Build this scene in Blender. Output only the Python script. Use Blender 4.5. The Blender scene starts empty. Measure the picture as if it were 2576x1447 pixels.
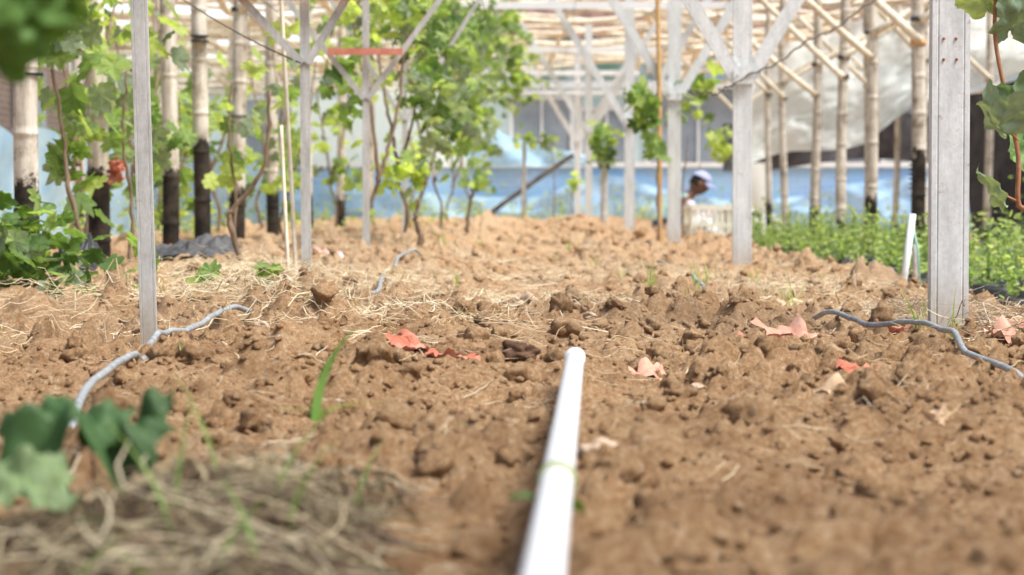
import bpy, math, random, bmesh
import numpy as np
from mathutils import Vector, Matrix
rng=np.random.default_rng(7); random.seed(7)
scene=bpy.context.scene; COL=scene.collection
scene.view_settings.view_transform='Standard'; scene.view_settings.look='None'; scene.view_settings.exposure=0
U=lambda a,b: float(rng.uniform(a,b))

# ---------------------------------------------------------------- noise
def _hash(ix,iy,s):
    h=(ix.astype(np.int64)*374761393+iy.astype(np.int64)*668265263+s*1442695041)&0x7fffffff
    h=((h^(h>>13))*1274126177)&0x7fffffff
    h=(h^(h>>16))&0x7fffffff
    return (h%100003)/100003.0
def vnoise(x,y,s=0):
    ix=np.floor(x);iy=np.floor(y);fx=x-ix;fy=y-iy
    fx=fx*fx*(3-2*fx);fy=fy*fy*(3-2*fy)
    a=_hash(ix,iy,s);b=_hash(ix+1,iy,s);c=_hash(ix,iy+1,s);d=_hash(ix+1,iy+1,s)
    return (a*(1-fx)+b*fx)*(1-fy)+(c*(1-fx)+d*fx)*fy-0.5
def clods(x,y,cell,rmin,rmax,prob,s):
    gx=x/cell;gy=y/cell;ix=np.floor(gx);iy=np.floor(gy)
    out=np.zeros_like(x)
    for dx in(-1,0,1):
        for dy in(-1,0,1):
            cx=ix+dx;cy=iy+dy
            px=(cx+_hash(cx,cy,s))*cell;py=(cy+_hash(cx,cy,s+1))*cell
            r=rmin+(rmax-rmin)*_hash(cx,cy,s+2)**1.5
            on=_hash(cx,cy,s+3)<prob
            asp=0.7+0.6*_hash(cx,cy,s+4)
            d2=((x-px)*asp)**2+((y-py)/asp)**2
            h=np.sqrt(np.maximum(r*r-d2,0))*on
            out=np.maximum(out,h)
    return out
def sstep(a,b,x):
    t=np.clip((x-a)/(b-a),0,1); return t*t*(3-2*t)
def base(x,y):
    L=np.interp(y,[0,5.3,9,12.4,18,28,40,60],[0,0,.06,.10,.13,.16,.10,0])
    R=np.interp(y,[0,6,12,18,24,30,40,60],[0,0,.01,.04,.11,.16,.10,0])
    t=np.clip((x+.9)/1.9,0,1)
    b=L*(1-t)+R*t
    b=b-0.03*np.exp(-((x-.0)/.45)**2)*sstep(7,11,y)*(1-sstep(16,24,y))
    side=sstep(1.45,1.75,x)
    b=b*(1-side)+(-.12)*side
    ls=sstep(2.6,3.6,-x)
    b=b*(1-ls)
    b=b+.14*np.exp(-((x-.40)/.24)**2-((y-22)/1.8)**2)+.06*np.exp(-((x+.5)/.3)**2-((y-24)/2)**2)+.04*np.exp(-((x-.0)/.3)**2-((y-25)/2)**2)
    b=b+.045*np.exp(-((x+.25)/.35)**2-((y-4.7)/.35)**2)*1.0+.045*np.exp(-((x-.5)/.25)**2-((y-6.9)/.35)**2)
    b=b+.03*np.exp(-((x+.75)/.3)**2-((y-6.6)/.6)**2)+.035*np.exp(-((x-.75)/.3)**2-((y-3.6)/.4)**2)
    b=b+.045*np.exp(-((x-1.45)/.12)**2)*sstep(6.5,7.5,y)*(1-sstep(18,26,y))
    return b
def H(x,y):
    x=np.asarray(x,float);y=np.asarray(y,float)
    wx=x+.008*vnoise(x/.02,y/.02,50)+.022*vnoise(x/.07,y/.07,52);wy=y+.008*vnoise(x/.02,y/.02,51)+.022*vnoise(x/.07,y/.07,53)
    z=base(x,y)
    near=1-sstep(35,60,np.abs(y)); near=near*(1-sstep(3,6,np.abs(x)))
    soil=(1-.75*sstep(1.5,1.7,x))
    path=1-.5*np.exp(-((x-.02)/.25)**2)*sstep(6.5,8,y)
    a=near*soil*path
    z=z+a*(.060*vnoise(x/.55,y/.55,1)+.044*vnoise(x/.25,y/.25,2)+.016*vnoise(x/.08,y/.08,3)+.016*vnoise(x/.034,y/.034,4)+.013*vnoise(x/.018,y/.018,5))
    p0=vnoise(x/.42,y/.36,9);patch=.35+.65*sstep(-.20,.10,p0)
    big=sstep(-.1,.12,vnoise(x/.5,y/.5,19))
    c0=clods(wx,wy,.20,.03,.10,.6,60);c1=clods(wx,wy,.12,.015,.058,.6,10);c2=clods(wx,wy,.07,.012,.036,.65,20)
    z=z+a*(patch*(.85*big*c0+.95*c1+.85*c2)+(.3+.7*patch)*(.9*clods(wx,wy,.040,.006,.020,.7,30)+.8*clods(wx,wy,.022,.003,.011,.8,40)))
    z=z-.062*near
    px=.07*(y-1.56)/2.7
    t=np.exp(-((x-px)/.035)**2)*(1-sstep(4.15,4.3,y))
    z=z*(1-t)+np.minimum(z,.0)*t
    return z
def h1(x,y): return float(H(np.array([x]),np.array([y]))[0])

# ---------------------------------------------------------------- materials
def newmat(name):
    m=bpy.data.materials.new(name);m.use_nodes=True;nt=m.node_tree;nt.nodes.clear()
    out=nt.nodes.new('ShaderNodeOutputMaterial');p=nt.nodes.new('ShaderNodeBsdfPrincipled')
    nt.links.new(p.outputs[0],out.inputs[0]);return m,nt,p,out
def N(nt,t,**k):
    n=nt.nodes.new(t)
    for a,b in k.items(): setattr(n,a,b)
    return n
def ramp(nt,fac,stops):
    r=nt.nodes.new('ShaderNodeValToRGB');e=r.color_ramp.elements
    e[0].position=stops[0][0];e[0].color=(*stops[0][1],1);e[1].position=stops[-1][0];e[1].color=(*stops[-1][1],1)
    for p,c in stops[1:-1]:
        x=e.new(p);x.color=(*c,1)
    nt.links.new(fac,r.inputs[0]);return r.outputs[0]
def noise(nt,vec,scale,detail=4,rough=.6):
    n=nt.nodes.new('ShaderNodeTexNoise');n.inputs['Scale'].default_value=scale;n.inputs['Detail'].default_value=detail;n.inputs['Roughness'].default_value=rough
    if vec is not None: nt.links.new(vec,n.inputs['Vector'])
    return n.outputs['Fac']
def mixc(nt,f,a,b,mode='MIX'):
    m=nt.nodes.new('ShaderNodeMix');m.data_type='RGBA';m.blend_type=mode
    if isinstance(f,(int,float)): m.inputs[0].default_value=f
    else: nt.links.new(f,m.inputs[0])
    for v,i in((a,6),(b,7)):
        if isinstance(v,tuple): m.inputs[i].default_value=(*v,1)
        else: nt.links.new(v,m.inputs[i])
    return m.outputs[2]
def bump(nt,p,h,s=.4,d=.01):
    b=nt.nodes.new('ShaderNodeBump');b.inputs['Strength'].default_value=s;b.inputs['Distance'].default_value=d
    nt.links.new(h,b.inputs['Height']);nt.links.new(b.outputs[0],p.inputs['Normal'])
def simple(name,c1,c2,scale=8,rough=.7,metal=0,stretch=None,b=.2,bd=.004,trans=0,spec=.3):
    m,nt,p,out=newmat(name)
    tc=N(nt,'ShaderNodeTexCoord').outputs['Object']
    if stretch:
        mp=N(nt,'ShaderNodeMapping');mp.inputs['Scale'].default_value=stretch;nt.links.new(tc,mp.inputs[0]);tc=mp.outputs[0]
    f=noise(nt,tc,scale,6,.65)
    col=ramp(nt,f,[(.32,c1),(.68,c2)])
    nt.links.new(col,p.inputs['Base Color']);p.inputs['Roughness'].default_value=rough;p.inputs['Metallic'].default_value=metal
    p.inputs['Specular IOR Level'].default_value=spec
    if b: bump(nt,p,f,b,bd)
    if trans:
        t=N(nt,'ShaderNodeBsdfTranslucent');nt.links.new(col,t.inputs[0]);mx=N(nt,'ShaderNodeMixShader');mx.inputs[0].default_value=trans
        nt.links.new(p.outputs[0],mx.inputs[1]);nt.links.new(t.outputs[0],mx.inputs[2]);nt.links.new(mx.outputs[0],out.inputs[0])
    return m
def soilmat(name):
    m,nt,p,out=newmat(name)
    pos=N(nt,'ShaderNodeNewGeometry').outputs['Position']
    a=noise(nt,pos,5,6,.7);b=noise(nt,pos,70,6,.85);c=noise(nt,pos,1.3,3,.5)
    col=ramp(nt,b,[(.28,(.22,.112,.052)),(.42,(.47,.27,.135)),(.56,(.66,.44,.25)),(.70,(.92,.77,.57))])
    col2=ramp(nt,a,[(.32,(.66,.60,.55)),(.5,(1,.98,.96)),(.7,(1.2,1.2,1.18))])
    col=mixc(nt,1.0,col,col2,'MULTIPLY')
    sp=N(nt,'ShaderNodeSeparateXYZ');nt.links.new(pos,sp.inputs[0])
    mr=N(nt,'ShaderNodeMapRange');mr.inputs[1].default_value=5.0;mr.inputs[2].default_value=8.0;mr.inputs[3].default_value=0;mr.inputs[4].default_value=.42;nt.links.new(sp.outputs[1],mr.inputs[0])
    mm=N(nt,'ShaderNodeMath',operation='MULTIPLY');nt.links.new(mr.outputs[0],mm.inputs[0]);cr=ramp(nt,c,[(.4,(.15,.15,.15)),(.6,(1,1,1))]);nt.links.new(cr,mm.inputs[1])
    col=mixc(nt,mm.outputs[0],col,(.70,.55,.38))
    nt.links.new(col,p.inputs['Base Color']);p.inputs['Roughness'].default_value=.95;p.inputs['Specular IOR Level'].default_value=.1
    hs=noise(nt,pos,150,8,.85);bump(nt,p,hs,1.0,.014)
    return m
def leafmat(name,tr=.4,gain=1.0):
    m,nt,p,out=newmat(name)
    at=N(nt,'ShaderNodeAttribute');at.attribute_name='tint'
    pos=N(nt,'ShaderNodeNewGeometry').outputs['Position'];f=noise(nt,pos,40,3)
    v=ramp(nt,f,[(.3,(.75*gain,.75*gain,.75*gain)),(.7,(1.15*gain,1.15*gain,1.1*gain))])
    col=mixc(nt,1.0,at.outputs[0],v,'MULTIPLY')
    nt.links.new(col,p.inputs['Base Color']);p.inputs['Roughness'].default_value=.55;p.inputs['Specular IOR Level'].default_value=.28
    t=N(nt,'ShaderNodeBsdfTranslucent');c2=mixc(nt,1.0,col,(1.6,1.6,.8),'MULTIPLY');nt.links.new(c2,t.inputs[0])
    mx=N(nt,'ShaderNodeMixShader');mx.inputs[0].default_value=tr
    nt.links.new(p.outputs[0],mx.inputs[1]);nt.links.new(t.outputs[0],mx.inputs[2]);nt.links.new(mx.outputs[0],out.inputs[0])
    return m
def bamboomat(name,c1,c2,painted=True):
    m,nt,p,out=newmat(name)
    tc=N(nt,'ShaderNodeTexCoord').outputs['Object']
    mp=N(nt,'ShaderNodeMapping');mp.inputs['Scale'].default_value=(30,30,2.5);nt.links.new(tc,mp.inputs[0])
    f=noise(nt,mp.outputs[0],1,6,.7);g=noise(nt,tc,9,6,.7)
    col=ramp(nt,f,[(.3,c1),(.6,c2)])
    dirt=ramp(nt,g,[(.34,(.42,.38,.34)),(.46,(.82,.80,.77)),(.58,(1,1,1))] if painted else [(.3,(.66,.61,.55)),(.5,(1,1,1))]);col=mixc(nt,1.0,col,dirt,'MULTIPLY')
    if painted:
        pos=N(nt,'ShaderNodeNewGeometry').outputs['Position'];sp=N(nt,'ShaderNodeSeparateXYZ');nt.links.new(pos,sp.inputs[0])
        at=N(nt,'ShaderNodeAttribute');at.attribute_type='OBJECT';at.attribute_name='paint_top'
        n2=noise(nt,pos,16,6,.75)
        s=N(nt,'ShaderNodeMath',operation='MULTIPLY_ADD');nt.links.new(n2,s.inputs[0]);s.inputs[1].default_value=.34;nt.links.new(sp.outputs[2],s.inputs[2])
        d=N(nt,'ShaderNodeMath',operation='SUBTRACT');nt.links.new(s.outputs[0],d.inputs[0]);nt.links.new(at.outputs['Fac'],d.inputs[1])
        l=N(nt,'ShaderNodeMapRange');l.inputs[1].default_value=.15;l.inputs[2].default_value=.19;nt.links.new(d.outputs[0],l.inputs[0])
        blk=ramp(nt,g,[(.38,(.012,.011,.010)),(.75,(.10,.075,.055))])
        col=mixc(nt,l.outputs[0],blk,col)
    nt.links.new(col,p.inputs['Base Color']);p.inputs['Roughness'].default_value=.7;p.inputs['Specular IOR Level'].default_value=.2
    bump(nt,p,f,.3,.004);return m
def metalmat(name,c1,c2):
    m,nt,p,out=newmat(name)
    tc=N(nt,'ShaderNodeTexCoord').outputs['Object']
    mp=N(nt,'ShaderNodeMapping');mp.inputs['Scale'].default_value=(16,16,3.0);nt.links.new(tc,mp.inputs[0])
    f=noise(nt,mp.outputs[0],1.5,8,.75);col=ramp(nt,f,[(.36,c1),(.62,c2)])
    g=noise(nt,tc,60,5,.7);col=mixc(nt,1.0,col,ramp(nt,g,[(.35,(.86,.86,.85)),(.6,(1,1,1))]),'MULTIPLY')
    r=noise(nt,tc,26,6,.75);rm=ramp(nt,r,[(.60,(0,0,0)),(.70,(.85,.85,.85))]);
    col=mixc(nt,rm,col,(.42,.32,.24))
    sp=N(nt,'ShaderNodeSeparateXYZ');nt.links.new(N(nt,'ShaderNodeNewGeometry').outputs['Position'],sp.inputs[0])
    mr=N(nt,'ShaderNodeMapRange');mr.inputs[1].default_value=.0;mr.inputs[2].default_value=.14;mr.inputs[3].default_value=.55;mr.inputs[4].default_value=0;nt.links.new(sp.outputs[2],mr.inputs[0])
    col=mixc(nt,mr.outputs[0],col,(.44,.32,.2))
    nt.links.new(col,p.inputs['Base Color']);p.inputs['Roughness'].default_value=.6
    bump(nt,p,f,.15,.003);return m
M={}
M['soil']=soilmat('soil')
M['leaf']=leafmat('leaf',.5);M['leafdull']=leafmat('leaf_dull',.2)
M['bamboo']=bamboomat('bamboo',(.44,.38,.31),(.76,.71,.61));M['bamboo_clean']=bamboomat('bamboo_clean',(.66,.57,.42),(.88,.81,.66),False)
M['bamboo_brown']=bamboomat('bamboo_brown',(.44,.25,.09),(.70,.46,.21),False)
M['zinc']=metalmat('zinc',(.62,.66,.67),(.84,.88,.89));M['pipezinc']=metalmat('zinc_dull',(.42,.43,.41),(.66,.67,.65))
M['redbar']=simple('red_primer',(.50,.17,.11),(.66,.28,.20),20)
M['pvc']=simple('pvc',(.84,.86,.89),(.90,.91,.93),30,.3,b=.05,spec=.5)
M['hose']=simple('hose',(.20,.22,.22),(.46,.48,.48),50,.45,b=.1,spec=.4)
M['bark']=simple('bark',(.13,.085,.055),(.34,.25,.17),30,.9,stretch=(1,1,.3),b=.8,bd=.01)
M['stem']=simple('stem',(.30,.12,.06),(.48,.25,.14),40,.7)
M['straw']=leafmat('straw',.15);M['blk']=simple('black_film',(.02,.02,.021),(.07,.07,.075),6,.4,b=.3,spec=.4)
M['grayfilm']=simple('grey_film',(.04,.04,.042),(.14,.14,.14),9,.5,b=.4,spec=.3)
M['darkpole']=simple('dark_pole',(.05,.042,.035),(.14,.12,.10),9,.9,b=.4,spec=.1)
M['bluetarp']=simple('blue_tarp',(.36,.64,.90),(.62,.84,.96),3,.5,b=.3,trans=.35)
M['plastic']=simple('plastic_sheet',(.80,.90,.89),(.92,.97,.96),3.2,.35,b=.5,bd=.03,trans=.55)
M['roofplastic']=simple('roof_plastic',(.80,.88,.88),(.93,.96,.96),1.2,.5,b=.2,bd=.02,trans=.8)
M['white']=simple('white_paint',(.80,.84,.86),(.9,.93,.94),5,.5)
M['cyan']=simple('cyan_paint',(.66,.88,.92),(.82,.95,.97),2,.6)
M['glass']=simple('dark_glass',(.22,.27,.33),(.38,.44,.50),1.5,.15,b=0,spec=.6)
M['gglass']=simple('green_glass',(.22,.46,.38),(.40,.66,.56),2,.2,b=0,spec=.6)
M['dark']=simple('shade_net',(.03,.03,.038),(.09,.09,.10),5,.9)
M['tile']=simple('roof_tile',(.12,.065,.055),(.26,.16,.13),12,.8,b=.5,bd=.02)
M['crate']=simple('cream_plastic',(.84,.80,.64),(.92,.89,.76),12,.5,b=.05)
M['wire']=simple('wire',(.06,.05,.045),(.14,.12,.1),20,.6)
M['stone']=simple('stone',(.40,.28,.19),(.64,.50,.37),30,.9,b=.7,bd=.006);M['darkstone']=simple('dark_clod',(.06,.032,.02),(.18,.10,.06),40,.95,b=.9,bd=.008)
M['dryred']=simple('dry_red_leaf',(.42,.11,.06),(.76,.36,.26),11,.85,b=.8,bd=.008,trans=.1,spec=.08);M['drytan']=simple('dry_tan_leaf',(.52,.36,.22),(.72,.54,.37),14,.85,b=.5,trans=.1,spec=.08)
M['drypale']=simple('dry_salmon_leaf',(.56,.23,.15),(.80,.52,.39),11,.85,b=.8,bd=.008,trans=.1,spec=.08)
M['skin']=simple('skin',(.17,.09,.055),(.24,.13,.085),8,.55,b=.05);M['cap']=simple('cap_cloth',(.40,.44,.68),(.50,.54,.76),30,.8);M['teal']=simple('teal_cloth',(.30,.58,.56),(.42,.68,.66),25,.85)
M['lilac']=simple('lilac_cloth',(.70,.62,.74),(.82,.75,.85),25,.85);M['trouser']=simple('trouser_cloth',(.05,.06,.10),(.09,.1,.15),20,.9);M['hair']=simple('hair',(.01,.01,.01),(.03,.025,.02),40,.6)
M['pink']=simple('pink_bag',(.80,.30,.30),(.88,.76,.74),16,.5)
M['pathm']=simple('pale_path',(.46,.40,.32),(.74,.69,.60),14,.95,b=.6,bd=.01)
M['orange']=simple('orange_tie',(.70,.33,.12),(.80,.5,.22),9,.5)
def brick(name,c1,c2,mort,sc,tint=None):
    m,nt,p,out=newmat(name)
    tc=N(nt,'ShaderNodeTexCoord').outputs['Object']
    sx=N(nt,'ShaderNodeSeparateXYZ');nt.links.new(tc,sx.inputs[0]);ad=N(nt,'ShaderNodeMath',operation='ADD');nt.links.new(sx.outputs[0],ad.inputs[0]);nt.links.new(sx.outputs[1],ad.inputs[1])
    cb=N(nt,'ShaderNodeCombineXYZ');nt.links.new(ad.outputs[0],cb.inputs[0]);nt.links.new(sx.outputs[2],cb.inputs[1])
    b=N(nt,'ShaderNodeTexBrick');nt.links.new(cb.outputs[0],b.inputs[0]);b.inputs['Color1'].default_value=(*c1,1);b.inputs['Color2'].default_value=(*c2,1);b.inputs['Mortar'].default_value=(*mort,1)
    b.inputs['Scale'].default_value=1;b.inputs['Brick Width'].default_value=.22*sc;b.inputs['Row Height'].default_value=.075*sc;b.inputs['Mortar Size'].default_value=.012
    f=noise(nt,tc,2.5,5,.6);c=b.outputs[0]
    if tint: c=mixc(nt,ramp(nt,f,[(.35,(.25,.25,.25)),(.65,(.9,.9,.9))]),c,tint)
    nt.links.new(c,p.inputs['Base Color']);p.inputs['Roughness'].default_value=.85;return m
M['brick']=brick('brick',(.30,.18,.14),(.42,.27,.22),(.4,.36,.33),1.0)
M['bluebrick']=brick('blue_brick',(.34,.44,.70),(.44,.50,.72),(.46,.66,.88),1.3,(.34,.62,.90))

# ---------------------------------------------------------------- mesh tools
def finish(o,parent,loc=None):
    COL.objects.link(o)
    if parent is not None: o.parent=parent
    return o
def mesh(name,V,F,mat,parent=None,smooth=True,tint=None,origin=None):
    me=bpy.data.meshes.new(name)
    V=np.asarray(V,float)
    if origin is not None: V=V-np.array(origin)
    me.from_pydata(V.tolist(),[],[list(map(int,f)) for f in F])
    me.materials.append(mat)
    me.polygons.foreach_set('use_smooth',[smooth]*len(me.polygons))
    if tint is not None:
        a=me.color_attributes.new('tint','FLOAT_COLOR','POINT')
        a.data.foreach_set('color',np.hstack([tint,np.ones((len(tint),1))]).astype(np.float32).ravel())
    me.update()
    o=bpy.data.objects.new(name,me)
    if origin is not None and parent is None: o.location=origin
    return finish(o,parent)
def tag(o,label,cat,group=None,kind=None):
    o['label']=label;o['category']=cat
    if group:o['group']=group
    if kind:o['kind']=kind
    return o
def empty(name,loc):
    o=bpy.data.objects.new(name,None);o.empty_display_size=.1;o.location=loc;COL.objects.link(o);return o
def under(o,e):
    o.parent=e;o.matrix_parent_inverse=Matrix.Translation(-e.location);return o
class MB:
    def __init__(s): s.V=[];s.F=[];s.n=0;s.T=[]
    def add(s,V,F,t=None):
        V=np.asarray(V,float);s.V.append(V);s.F+= [[i+s.n for i in f] for f in F];s.n+=len(V)
        if t is not None: s.T.append(np.tile(np.array(t,float),(len(V),1)))
    def make(s,name,mat,parent=None,smooth=True,origin=None):
        return mesh(name,np.vstack(s.V),s.F,mat,parent,smooth,np.vstack(s.T) if s.T else None,origin)
def tube(pts,rad,sides=10,cap=True):
    pts=np.array(pts,float);n=len(pts)
    rad=np.full(n,rad) if np.isscalar(rad) else np.array(rad)
    V=[];F=[];up=np.array([0,0,1.0])
    for i in range(n):
        t=pts[min(i+1,n-1)]-pts[max(i-1,0)];t/=np.linalg.norm(t)+1e-9
        if i==0:
            r=np.cross(t,up) if abs(t[2])<.95 else np.cross(t,[1,0,0]);
        else: r=r-t*np.dot(r,t)
        r=r/(np.linalg.norm(r)+1e-9);b=np.cross(t,r)
        for k in range(sides):
            a=2*math.pi*k/sides;V.append(pts[i]+rad[i]*(math.cos(a)*r+math.sin(a)*b))
    for i in range(n-1):
        for k in range(sides):
            k2=(k+1)%sides;F.append([i*sides+k,i*sides+k2,(i+1)*sides+k2,(i+1)*sides+k])
    if cap:
        F.append([k for k in range(sides)][::-1]);F.append([(n-1)*sides+k for k in range(sides)])
    return np.array(V),F
def smoothpts(P,n):
    P=np.array(P,float);t=np.linspace(0,len(P)-1,n);out=[]
    for u in t:
        i=min(int(u),len(P)-2);f=u-i
        p0=P[max(i-1,0)];p1=P[i];p2=P[i+1];p3=P[min(i+2,len(P)-1)]
        out.append(.5*((2*p1)+(-p0+p2)*f+(2*p0-5*p1+4*p2-p3)*f*f+(-p0+3*p1-3*p2+p3)*f**3))
    return np.array(out)
def box(x0,x1,y0,y1,z0,z1):
    V=[(x0,y0,z0),(x1,y0,z0),(x1,y1,z0),(x0,y1,z0),(x0,y0,z1),(x1,y0,z1),(x1,y1,z1),(x0,y1,z1)]
    return V,[[0,3,2,1],[4,5,6,7],[0,1,5,4],[1,2,6,5],[2,3,7,6],[3,0,4,7]]
def bamboo(p0,p1,r,seg=.27,sides=12,wob=.012):
    p0=np.array(p0,float);p1=np.array(p1,float);L=np.linalg.norm(p1-p0);d=(p1-p0)/L
    a=np.cross(d,[.3,.9,.1]);a/=np.linalg.norm(a);b=np.cross(d,a)
    ph=U(0,6);ph2=U(0,6)
    P=[];R=[];s=U(.05,seg)
    S=[0.0]
    nodes=[]
    while s<L: nodes.append(s);s+=seg*U(.8,1.2)
    for q in nodes: S+=[q-.03,q-.011,q-.004,q,q+.006,q+.013,q+.035]
    S=[x for x in S if 0<=x<=L]+[L];S=sorted(set(S))
    for x in S:
        w=wob*(math.sin(2.1*x+ph)*a+math.cos(1.7*x+ph2)*b)
        rr=r*(1-.10*x/L)
        if nodes:
            dn=min(nodes,key=lambda q:abs(q-x));dd=x-dn
            if abs(dd)<.009: rr*=1.07
            elif abs(dd)<.02: rr*=.98
        P.append(p0+d*x+w);R.append(rr)
    return tube(P,R,sides)
CP=[(-.36,.5),(-.5,.5),(-.5,0),(-.37,0),(-.34,.035),(-.31,0),(.31,0),(.34,.035),(.37,0),(.5,0),(.5,.5),(.36,.5)]
def channel(w,p0,p1,xdir=(1,0,0),t=.003,depth=1.0):
    p0=np.array(p0,float);p1=np.array(p1,float);d=p1-p0;L=np.linalg.norm(d);d/=L
    x=np.array(xdir,float);x-=d*np.dot(x,d);x/=np.linalg.norm(x);y=np.cross(d,x)
    C=np.array(CP)*w;C[:,1]*=depth;n=len(C)
    inn=[]
    for i in range(n):
        a=C[max(i-1,0)];b=C[min(i+1,n-1)];tt=b-a;nn=np.array([-tt[1],tt[0]]);nn/=np.linalg.norm(nn)
        inn.append(C[i]+nn*t*(1.4 if i in(1,2,9,10) else 1))
    I=np.array(inn)
    ring=np.vstack([C,I[::-1]]);m=len(ring)
    V=[];K=max(2,int(L/.15))
    for k in range(K+1):
        o=p0+d*L*k/K
        for q in ring: V.append(o+x*q[0]+y*q[1])
    F=[]
    for k in range(K):
        for j in range(m):
            j2=(j+1)%m;F.append([k*m+j,k*m+j2,(k+1)*m+j2,(k+1)*m+j])
    for k in(0,K):
        for j in range(n-1): F.append([k*m+j,k*m+j+1,k*m+m-2-j,k*m+m-1-j])
    return V,F

# ---------------------------------------------------------------- leaves
half=[(0.0,0.02),(.10,-.16),(.30,-.20),(.40,-.02),(.60,.05),(.62,.20),(.46,.30),(.56,.52),(.42,.66),(.22,.60),(.14,.82),(0,1.0)]
OUT=np.array(half+[(-x,y) for x,y in half[-2:0:-1]])
LV=np.vstack([[0,.25],OUT])
OUT2=np.array([(0,0),(.18,.15),(.26,.4),(.2,.7),(0,1.0),(-.2,.7),(-.26,.4),(-.18,.15)]);LV2=np.vstack([[0,.4],OUT2])
def leaves(P,S,droop=.5,upn=.3,lv=LV,spread=.45):
    n=len(P);LN=len(lv);LTa=np.array([[0,1+i,1+(i+1)%(LN-1)] for i in range(LN-1)])
    a=rng.uniform(0,2*np.pi,n)
    t=np.stack([np.cos(a),np.sin(a),-droop+rng.normal(0,spread,n)],1);t/=np.linalg.norm(t,axis=1)[:,None]
    nn=rng.normal(0,.6,(n,3));nn[:,2]+=upn+.4;nn-=t*(nn*t).sum(1)[:,None];nn/=np.linalg.norm(nn,axis=1)[:,None]
    b=np.cross(t,nn)
    c1=rng.uniform(-.1,.7,n)[:,None];c2=rng.uniform(-.1,.6,n)[:,None]
    u=lv[:,0][None,:]*rng.uniform(.85,1.15,n)[:,None];v=np.repeat(lv[:,1][None,:],n,0)
    w=-c1*u*u-c2*v*v*.6+.06*np.sin(u*9+a[:,None])
    V=P[:,None,:]+S[:,None,None]*(u[:,:,None]*b[:,None,:]+v[:,:,None]*t[:,None,:]+w[:,:,None]*nn[:,None,:])
    F=(LTa[None]+(np.arange(n)*LN)[:,None,None]).reshape(-1,3)
    return V.reshape(-1,3),F
DK=np.array([.10,.18,.06]);MD=np.array([.24,.37,.12]);BR=np.array([.52,.64,.21]);GY=np.array([.25,.32,.23])  # leaf tones carry painted light: BR lit, DK and GY shaded
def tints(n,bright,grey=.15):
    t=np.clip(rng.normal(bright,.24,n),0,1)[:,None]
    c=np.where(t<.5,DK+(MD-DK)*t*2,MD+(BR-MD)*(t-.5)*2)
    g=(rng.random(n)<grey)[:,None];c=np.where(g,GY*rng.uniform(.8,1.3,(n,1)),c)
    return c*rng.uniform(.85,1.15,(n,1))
def foliage(name,blobs,parent,size=(.06,.125),bright=.45,grey=.15,mat='leaf',origin=None,droop=.6,sig=.10,lv=LV):
    PP=[];BB=[]
    for (cx,cy,cz,rx,ry,rz,n) in blobs:
        k=max(3,n//12)
        d=rng.uniform(-1,1,(k,3))
        C=np.array([cx,cy,cz])+d*np.array([rx,ry,rz])
        w=rng.random(k)**2+.08;w/=w.sum();idx=rng.choice(k,n,p=w)
        PP.append(C[idx]+rng.normal(0,1,(n,3))*sig*np.array([1,1,1.5]))
        lum=rng.normal(0,.24,k);BB.append(lum[idx]+.2*(C[idx][:,2]-cz)/max(rz,.1))  # clumps higher up tinted brighter, light from above put into leaf colour
    P=np.vstack(PP);B=np.concatenate(BB);n=len(P)
    S=rng.uniform(*size,n)
    V,F=leaves(P,S,droop,lv=lv)
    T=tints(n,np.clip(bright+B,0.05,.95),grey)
    return mesh(name,V,F,M[mat],parent,False,np.repeat(T,len(lv),0),origin)

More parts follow.
